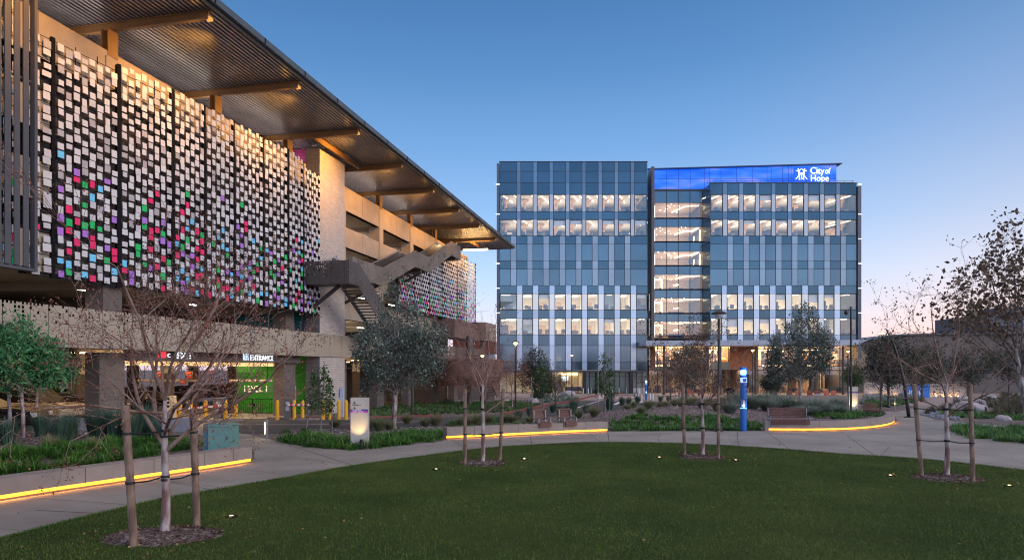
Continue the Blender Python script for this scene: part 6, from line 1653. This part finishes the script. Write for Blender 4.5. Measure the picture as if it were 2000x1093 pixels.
m = MB(); m.box(b.x-.2,b.x+.2,b.y,b.y+.35,b.z,b.z+1.35); m.build('cabinet', pm('box_cream', (.52,.46,.36), .5), t, bevel=.01)
m = MB()
for q in (.75,.95,1.15): m.box(b.x-.14,b.x-.0,b.y-.01,b.y-.002,b.z+q,b.z+q+.11)
m.build('slot', M_DARK, t)
b = gp(667,818); t = root('white_post', 'tall pale blue post beside the yellow bollards at the brick tower', 'post', b)
m = MB(); m.box(b.x-.11,b.x+.11,b.y,b.y+.2,b.z,b.z+1.75); m.build('post', pm('pale_blue_paint', (.40,.48,.62), .45), t, bevel=.02)
m = MB(); m.box(b.x-.16,b.x-.112,b.y+.02,b.y+.18,b.z+1.2,b.z+1.7); m.build('sign', pm('blue_sign', (.05,.12,.5), .5), t)
# clearance bars
M_BAR = pm('clearance_bar', (.62,.50,.40), .5, var=.25, scale=4)
for a, b_, lb_ in ((270,391,'pale hanging clearance bar over the exit lanes'),(447,531,'pale hanging clearance bar before the green wall')):
    Y_ = 41.; p = at(a,743,Y_); q = at(b_,743,Y_); t = root('clearance_bar', lb_, 'clearance bar', (p+q)/2, 'hanging clearance bars')
    m = MB(); m.tube([p,q], .075, 12); m.build('bar', M_BAR, t)
    m = MB()
    for s in (.1,.9): c = p+(q-p)*s; m.tube([c, Vector((c.x,c.y,3.4))], .015, 5)
    m.build('chain', M_DARK, t)
for x, y, r in ((309,732,.17),(369,732,.2),(357,745,.14),(413,727,.12)):
    p = at(x,y,40.7); t = root('no_entry_sign', {309:'small round red no entry sign on the left over the exit lanes',369:'large round red no entry sign over the exit lane',357:'round red no entry sign hanging from the clearance bar',413:'small red round sign over the entrance lane'}[x], 'traffic sign', p, 'round red signs over the lanes')
    m = MB(); m.box(p.x-r*1.15,p.x+r*1.15,p.y+.02,p.y+.04,p.z-r*1.15,p.z+r*1.15); m.build('backing', pm('sign_orange', (.30,.18,.09), .5), t)
    m = MB(); m.tube([p+Vector((0,.015,0)), p+Vector((0,-.01,0))], r, 20); m.build('disc', em('red_disc', (.7,.05,.03), .25), t)
    m = MB(); m.box(p.x-r*.7,p.x+r*.7,p.y-.02,p.y-.012,p.z-r*.16,p.z+r*.16); m.build('bar', M_TXTW, t)
text_obj('clear_letters', 'CAUTION', .3, M_TXT, at(315,735,40.8), (R(90),0,0), None).location.z += 0 if False else -900
bpy.data.objects.remove(bpy.data.objects['clear_letters'])
# ---- lawn ground lights
for i, (px, py, lb_) in enumerate(((452,1009,'small lit ground light in the grass right of the nearest tree'),(852,917,'faint ground light in the grass left of the second tree'),(1024,897,'small lit ground light in the grass right of the second tree'),(1288,893.5,'small lit ground light in the grass left of the third tree'),(1437,899,'small lit ground light in the grass right of the third tree'),(1739,929,'small lit ground light in the grass left of the fourth tree'),(1971,949,'bright ground light in the grass near the right edge'))):
    b = gp(px,py,.03); t = root('ground_light', lb_, 'ground light', b, 'ground lights in the lawn')
    m = MB(); m.lathe(b+Vector((0,0,-.01)), [(.10,0),(.10,.03),(.085,.036)], 14); m.build('ring', M_DARK, t)
    m = MB(); m.lathe(b+Vector((0,0,.022)), [(.034,0),(.03,.010),(.01,.014)], 14); m.build('lens', em('ground_lens', (1,.72,.40), 1.6 if i != 1 else .7), t)
    if i != 1: point('lens_glow', b+Vector((0,0,.10)), .8, (1,.72,.4), .02, t)
# ---- boulders and cobbles
def rock_mesh(seed, s):
    bm = bmesh.new(); bmesh.ops.create_icosphere(bm, subdivisions=4, radius=1)
    from mathutils import noise
    o_ = Vector((seed*3.1, seed*1.7, seed*.9))
    for v in bm.verts:
        n1 = noise.noise(v.co*.9+o_); n2 = noise.noise(v.co*2.6+o_)*.3; n3 = noise.noise(v.co*9+o_)*.04
        v.co *= 1+.42*n1+.45*n2+n3
        if v.co.z < -.35: v.co.z = -.35
    for f in bm.faces: f.smooth = True
    me = bpy.data.meshes.new('boulder'); bm.to_mesh(me); bm.free(); me.materials.append(M_ROCK); return me
M_ROCK = pm('granite', (.33,.31,.32), .85, var=.3, scale=2.2, bump=.5, bscale=14)
RK = [rock_mesh(i+1, 1) for i in range(4)]
rocks = [(1889,803,1.05,'large pale boulder behind the fourth lawn tree'),(1908,800,.8,'rounded boulder right beside the large pale boulder'),(1882,784,1.0,'flat pale boulder behind the large one'),(1915,783,.8,'small boulder in the second row behind the right stake'),(1905,791,.9,'boulder between the front and back rows'),(1960,820,.42,'small lone boulder among the dark shrubs near the right edge'),(1598,778,1.1,'pale boulder beyond the grey grasses'),(1108,772,1.1,'pale boulder beside the lobby seats'),(1042,786,.8,'white boulder beside the far lawn'),(1706,780,1.2,'boulder behind the second sign pillar'),(985,784,.6,'small pale rock below the rust wing'),(1930,779,.9,'distant boulder under the dark trees')]
for i, (x, y, s, lb_) in enumerate(rocks):
    b = gp(x,y); o = bpy.data.objects.new('boulder', RK[i%4]); COL.objects.link(o); o.location = (b.x,b.y,b.z+s*.12); o.scale = (s,s*.8,s*.62); o.rotation_euler = (0,0,i*1.3); tag(o, lb_, 'boulder', 'boulders')
rng = np.random.default_rng(8); P = [tuple(gp(*p).xy) for p in ((1790,809),(1830,816),(1875,821),(1870,806),(1845,802),(1815,804))]
m = MB(); xy = sample_poly(P, 420, rng); rg = random.Random(4)
for x, y in xy:
    r = rg.uniform(.04,.11); c = Vector((x,y,g(y)+r*.3)); m.tube([c-Vector((0,0,r*.5)), c-Vector((0,0,r*.1)), c+Vector((0,0,r*.3)), c+Vector((0,0,r*.5))], [r*.7,r,r*.8,r*.2], 6)
tag(m.build('cobbles', pm('cobble_grey', (.18,.20,.24), .7, island=.5)), kind='stuff')
# ---- folding chairs on the curved wall
for i, (x, y) in enumerate(((1700,810),(1716,812),(1733,813))):
    b = gp(x,y); t = root('lounge_chair', ['brown slatted low chair behind the curved wall, left one','brown slatted low chair behind the curved wall, middle one','metal framed low table right of the brown chairs'][i], 'chair' if i < 2 else 'table', b, 'low chairs behind the curved wall')
    m = MB(); s = .5
    if i < 2:
        for k in range(5): m.box(b.x-.25,b.x+.25,b.y+k*.09,b.y+k*.09+.07,b.z+.30-.02*k,b.z+.33-.02*k)
        m.build('seat', M_SLAT, t); m = MB()
        for k in range(6): m.box(b.x-.25,b.x+.25,b.y+.45+k*.04,b.y+.48+k*.04,b.z+.26+k*.09,b.z+.33+k*.09)
        m.build('backrest', M_SLAT, t)
    else: m.box(b.x-.3,b.x+.3,b.y,b.y+.4,b.z+.40,b.z+.43); m.build('table_top', M_SLAT, t)
    for u, v in ((-.25,.02),(.25,.02),(-.25,.42),(.25,.42)):
        m = MB(); m.tube([(b.x+u,b.y+v,b.z),(b.x+u,b.y+v,b.z+(.40 if i == 2 else .3))], .015, 6); m.build('leg', M_DGREY, t)
# ---- plaza furniture before the hall: dark kiosk pillar, seats
b = gp(1427,793); t = root('black_kiosk', 'black rounded litter kiosk left of the blue call tower', 'kiosk', b)
m = MB(); m.lathe(b, [(.36,0),(.36,1.55),(.33,1.66),(.2,1.72)], 18); m.build('body', M_DARK, t)
for i, (x, y, c) in enumerate(((1585,776,0),(1600,776,0),(1618,776,1),(1632,776,1),(1515,775,0),(1545,776,0),(1350,774,1),(1370,774,0),(1330,775,1),(1562,776,1))):
    b = gp(x,y); t = root('plaza_chair', 'terracotta chair on the plaza before the lit hall' if c else 'dark red chair on the plaza before the lit hall', 'chair', b, 'chairs on the plaza before the hall')
    mt = pm('terracotta', (.42,.12,.06), .5) if c else pm('dark_red', (.20,.04,.03), .5)
    m = MB(); m.box(b.x-.4,b.x+.4,b.y,b.y+.6,b.z+.35,b.z+.47); m.build('seat', mt, t); m = MB(); m.box(b.x-.4,b.x+.4,b.y+.6,b.y+.7,b.z+.35,b.z+1.05); m.build('backrest', mt, t)
    m = MB()
    for u in (-.35,.35):
        for v in (.05,.6): m.box(b.x+u-.03,b.x+u+.03,b.y+v,b.y+v+.06,b.z,b.z+.35)
    m.build('leg_frame', M_DARK, t)
# planter wall lit before hall
P1, P2_ = gp(1455,790), gp(1655,788)
m = MB(); m.box(P1.x,P2_.x,P1.y+2,P1.y+2.4,g(P1.y)-.1,g(P1.y)+.85); tag(m.build('planter_wall', M_CONC, loc=(P1.x,P1.y+2,g(P1.y))), 'low pale planter wall behind the grey grasses before the hall', 'wall')
m = MB(); a = at(1527,783,P1.y+1.9); b = at(1555,783,P1.y+1.9); m.box(a.x,b.x,a.y,a.y+.08,a.z,a.z+.16); tag(m.build('step_light', em('step_amber', (1,.55,.18), 5), loc=a), 'glowing amber strip light on the planter wall before the hall', 'light')
# ---- cars
def car(loc, rz, col, label, suv=False, group='parked cars in the garage'):
    b = Vector(loc); t = root('parked_car', label, 'car', b, group, rz=rz)
    L_, W_, = 4.6, 1.82
    body = [(-2.3,.35),(-2.3,.75),(-2.15,.92),(-1.2,1.0),(1.55,.98),(2.2,.88),(2.3,.6),(2.3,.32)]
    gh = [(-1.75,.97),(-1.25,1.40),(.25,1.44),(1.05,.99)] if not suv else [(-2.2,.97),(-1.95,1.62),(.35,1.66),(1.15,1.0)]
    mt = pm('car_paint_%d_%d_%d' % tuple(int(c*100) for c in col), col, .18, metal=.3, var=.02)
    def ext(mb, prof, w0, w1, z_split=None):
        n = len(prof)
        a = [(x,-w0(z)/2,z) for x,z in prof]; c = [(x,w0(z)/2,z) for x,z in prof]
        mb.add(a+c, [tuple(range(n)), tuple(range(2*n-1,n-1,-1))]+[(i,n+i,n+(i+1)%n,(i+1)%n) for i in range(n)])
    def loc_build(mb, nm, mat_, **k):
        me = bpy.data.meshes.new(nm); me.from_pydata([tuple(v) for v in mb.v], [], mb.f); me.materials.append(mat_); o = bpy.data.objects.new(nm, me); COL.objects.link(o); o.parent = t
        if k.get('bevel'): bv = o.modifiers.new('b','BEVEL'); bv.width = k['bevel']; bv.segments = 3
        return o
    m = MB(); ext(m, body, lambda z: W_-(.16 if z > .9 else 0)-(.1 if z < .4 else 0), 0); loc_build(m, 'body', mt, bevel=.07)
    m = MB(); ext(m, gh, lambda z: W_-.2-(.34 if z > 1.2 else 0), 0); loc_build(m, 'windows', pm('car_glass', (.015,.017,.02), .08, metal=.2), bevel=.04)
    m = MB(); zt = gh[1][1]; m.hexa([(gh[1][0]+.08,-.62,zt-.01),(gh[2][0]-.08,-.62,zt-.01),(gh[2][0]-.08,.62,zt-.01),(gh[1][0]+.08,.62,zt-.01),(gh[1][0]+.15,-.56,zt+.05),(gh[2][0]-.15,-.56,zt+.05),(gh[2][0]-.15,.56,zt+.05),(gh[1][0]+.15,.56,zt+.05)]); loc_build(m, 'roof', mt)
    for x in (-1.4,1.4):
        for s in (-1,1):
            m = MB(); m.tube([(x,s*.70,.33),(x,s*.93,.33)], .33, 18); w = loc_build(m, 'wheel', pm('tyre', (.02,.02,.02), .8)); m = MB(); m.tube([(x,s*.931,.33),(x,s*.945,.33)], .2, 12); me = loc_build(m, 'rim', pm('rim', (.4,.4,.42), .3, metal=.8)); me.parent = w
    for s in (-1,1):
        m = MB(); m.box(2.18,2.31,s*.72-.15,s*.72+.15,.62,.78); loc_build(m, 'headlight', pm('headlight', (.6,.6,.6), .1))
        m = MB(); m.box(-2.31,-2.2,s*.74-.13,s*.74+.13,.68,.84); loc_build(m, 'tail_light', pm('tail_light', (.4,.02,.02), .2))
    return t
def carp(px, py, rz, col, label, suv=False, z=None):
    b = gp(px, py); return car(b if z is None else Vector((b.x,b.y,z)), rz, col, label, suv)
def gcar(y, d, z, rz, col, label, suv=False): return car(G(y,d,z if z is not None else g(y)), GANG+rz, col, label, suv)
gcar(26.4, -3.4, None, R(-65), (.02,.02,.022), 'black parked car with amber reflections behind the leafy trees at the left')
gcar(23.2, -4.2, None, R(-70), (.025,.022,.03), 'dark parked car at the left edge behind the leafy trees')
gcar(28.5, -9.5, None, R(-80), (.45,.40,.33), 'pale parked car in the second row left of the big column', True)
gcar(33.5, -8.5, None, R(-88), (.5,.47,.42), 'white parked car seen between the big column and the nearest tree', True)
gcar(36.5, -9.5, None, R(-85), (.02,.02,.022), 'black parked car deep inside the exit lanes')
gcar(39.5, -11.5, None, R(-80), (.03,.025,.03), 'dark parked van behind the yellow bollards', True)
gcar(43.5, -10.5, None, R(-80), (.015,.015,.018), 'black parked car left of the green wall')
gcar(53.0, -2.2, 3.95, R(-75), (.62,.62,.65), 'white parked car on the second level right of the brick tower', True)
# ---- background buildings to the right
bgb = root('brown_hall', 'long low brown hall with a sloping roof behind the trees at the right', 'building', (75,130,g(130)))
M_HALL = pm('brown_render', (.13,.11,.10), .85, var=.15, scale=.3, bump=.1)
a = at(1636,720,125)
m = MB(); m.extr([(at(1640,668,125).x,125,-2.2),(at(2080,668,125).x,125,-2.2),(at(2080,655,125).x,125,at(0,650,125).z),(at(1760,655,125).x,125,at(0,655,125).z),(at(1640,672,125).x,125,at(0,676,125).z)], (0,25,0)); m.build('wall', M_HALL, bgb)
m = MB(); m.extr([(at(1636,668,125).x,124.5,at(0,674,125).z),(at(1760,655,125).x,124.5,at(0,655,125).z+.02),(at(2090,648,125).x,124.5,at(0,650,125).z+.02),(at(2090,648,125).x,124.5,at(0,647,125).z),(at(1760,655,125).x,124.5,at(0,652,125).z),(at(1636,668,125).x,124.5,at(0,671,125).z)], (0,26,0)); m.build('roof_edge', M_FASC, bgb)
m = MB(); m.box(at(1660,0,125).x,at(1692,0,125).x,124.85,124.98,at(0,733,125).z,at(0,684,125).z); m.build('panel', pm('tan_panel', (.30,.235,.17), .8), bgb)
m = MB(); m.box(at(1705,0,125).x,at(1725,0,125).x,124.85,124.98,at(0,722,125).z,at(0,700,125).z); m.build('window', M_GGN, bgb)
bt = root('grey_tower', 'blue grey tower block at the right edge behind the sycamore', 'building', (115,140,g(140)))
m = MB(); m.box(at(1932,0,140).x,at(2100,0,140).x,140,158,-2.2,at(0,613,140).z); m.build('wall', pm('slate_cladding', (.055,.075,.12), .5, var=.2, scale=.3), bt)
m = MB()
for q in (1945,1962,1979,1996): m.box(at(q,0,140).x,at(q+8,0,140).x,139.9,139.98,at(0,650,140).z,at(0,620,140).z)
m.build('window', M_GD, bt)
m = MB(); m.box(at(1955,0,140).x,at(2010,0,140).x,141,150,at(0,613,140).z+.01,at(0,600,140).z); m.build('roof_box', pm('slate_cladding', (.055,.075,.12), .5), bt)
# lit garden wall and blue hoarding
lwl = root('lit_wall', 'pale garden wall washed by amber uplights at the right', 'wall', gp(1730,775))
b = gp(1730,774)
m = MB(); m.extr([(at(1688,0,b.y).x,b.y,b.z-.1),(at(1885,0,b.y).x,b.y,b.z-.1),(at(1885,0,b.y).x,b.y,b.z+2.0),(at(1720,0,b.y).x,b.y,b.z+2.0),(at(1688,0,b.y).x,b.y,b.z+2.3)], (0,.3,0)); m.build('wall', pm('pale_render', (.42,.36,.32), .8, var=.1), lwl)
m = MB()
for q in (1700,1712,1724,1736,1748,1812,1826,1840,1855,1868):
    x = at(q,0,b.y).x; m.lathe((x,b.y-.35,b.z), [(.06,0),(.06,.12),(.04,.14)], 8)
    point('uplight_glow', (x, b.y-.30, b.z+.3), 9, (1,.60,.26), .05, lwl)
m.build('uplight', em('uplight', (1,.7,.35), 6), lwl)
hb = root('blue_banner', 'blue banner board with tall white capital letters beyond the trees', 'banner', gp(1790,776))
b = gp(1790,776)
M_BLUB = pm('banner_blue', (.02,.16,.55), .5, var=.1); x0, x1 = at(1755,0,b.y).x, at(1806,0,b.y).x
m = MB(); m.box(x0,x1,b.y-1.2,b.y-1.1,b.z,b.z+2.0); m.build('board', M_BLUB, hb)
text_obj('lettering', 'HOPE', 1.5, M_TXTW, (x0+.35,b.y-1.24,b.z+.15), (R(90),0,0), hb, ext=.02, sx=.62)
# soft spill of the seat wall strips on the path
for pts, k0, k1 in ((lw, 8, len(lw)-2), (mw, 2, len(mw)-2), (rw_, 1, len(rw_)-8)):
    for i in range(k0, k1, 3):
        a, b = Vector(pts[i]), Vector(pts[min(i+3, len(pts)-1)]); d = b-a
        if d.length < .2: continue
        n_ = Vector((d.y, -d.x)).normalized(); c = (a+b)/2-n_*.03
        area('strip_spill', (c.x, c.y, g(c.y)+.115), (0, 0, math.atan2(d.y, d.x)), d.length, .04, 3.2*d.length, (1, .50, .12))
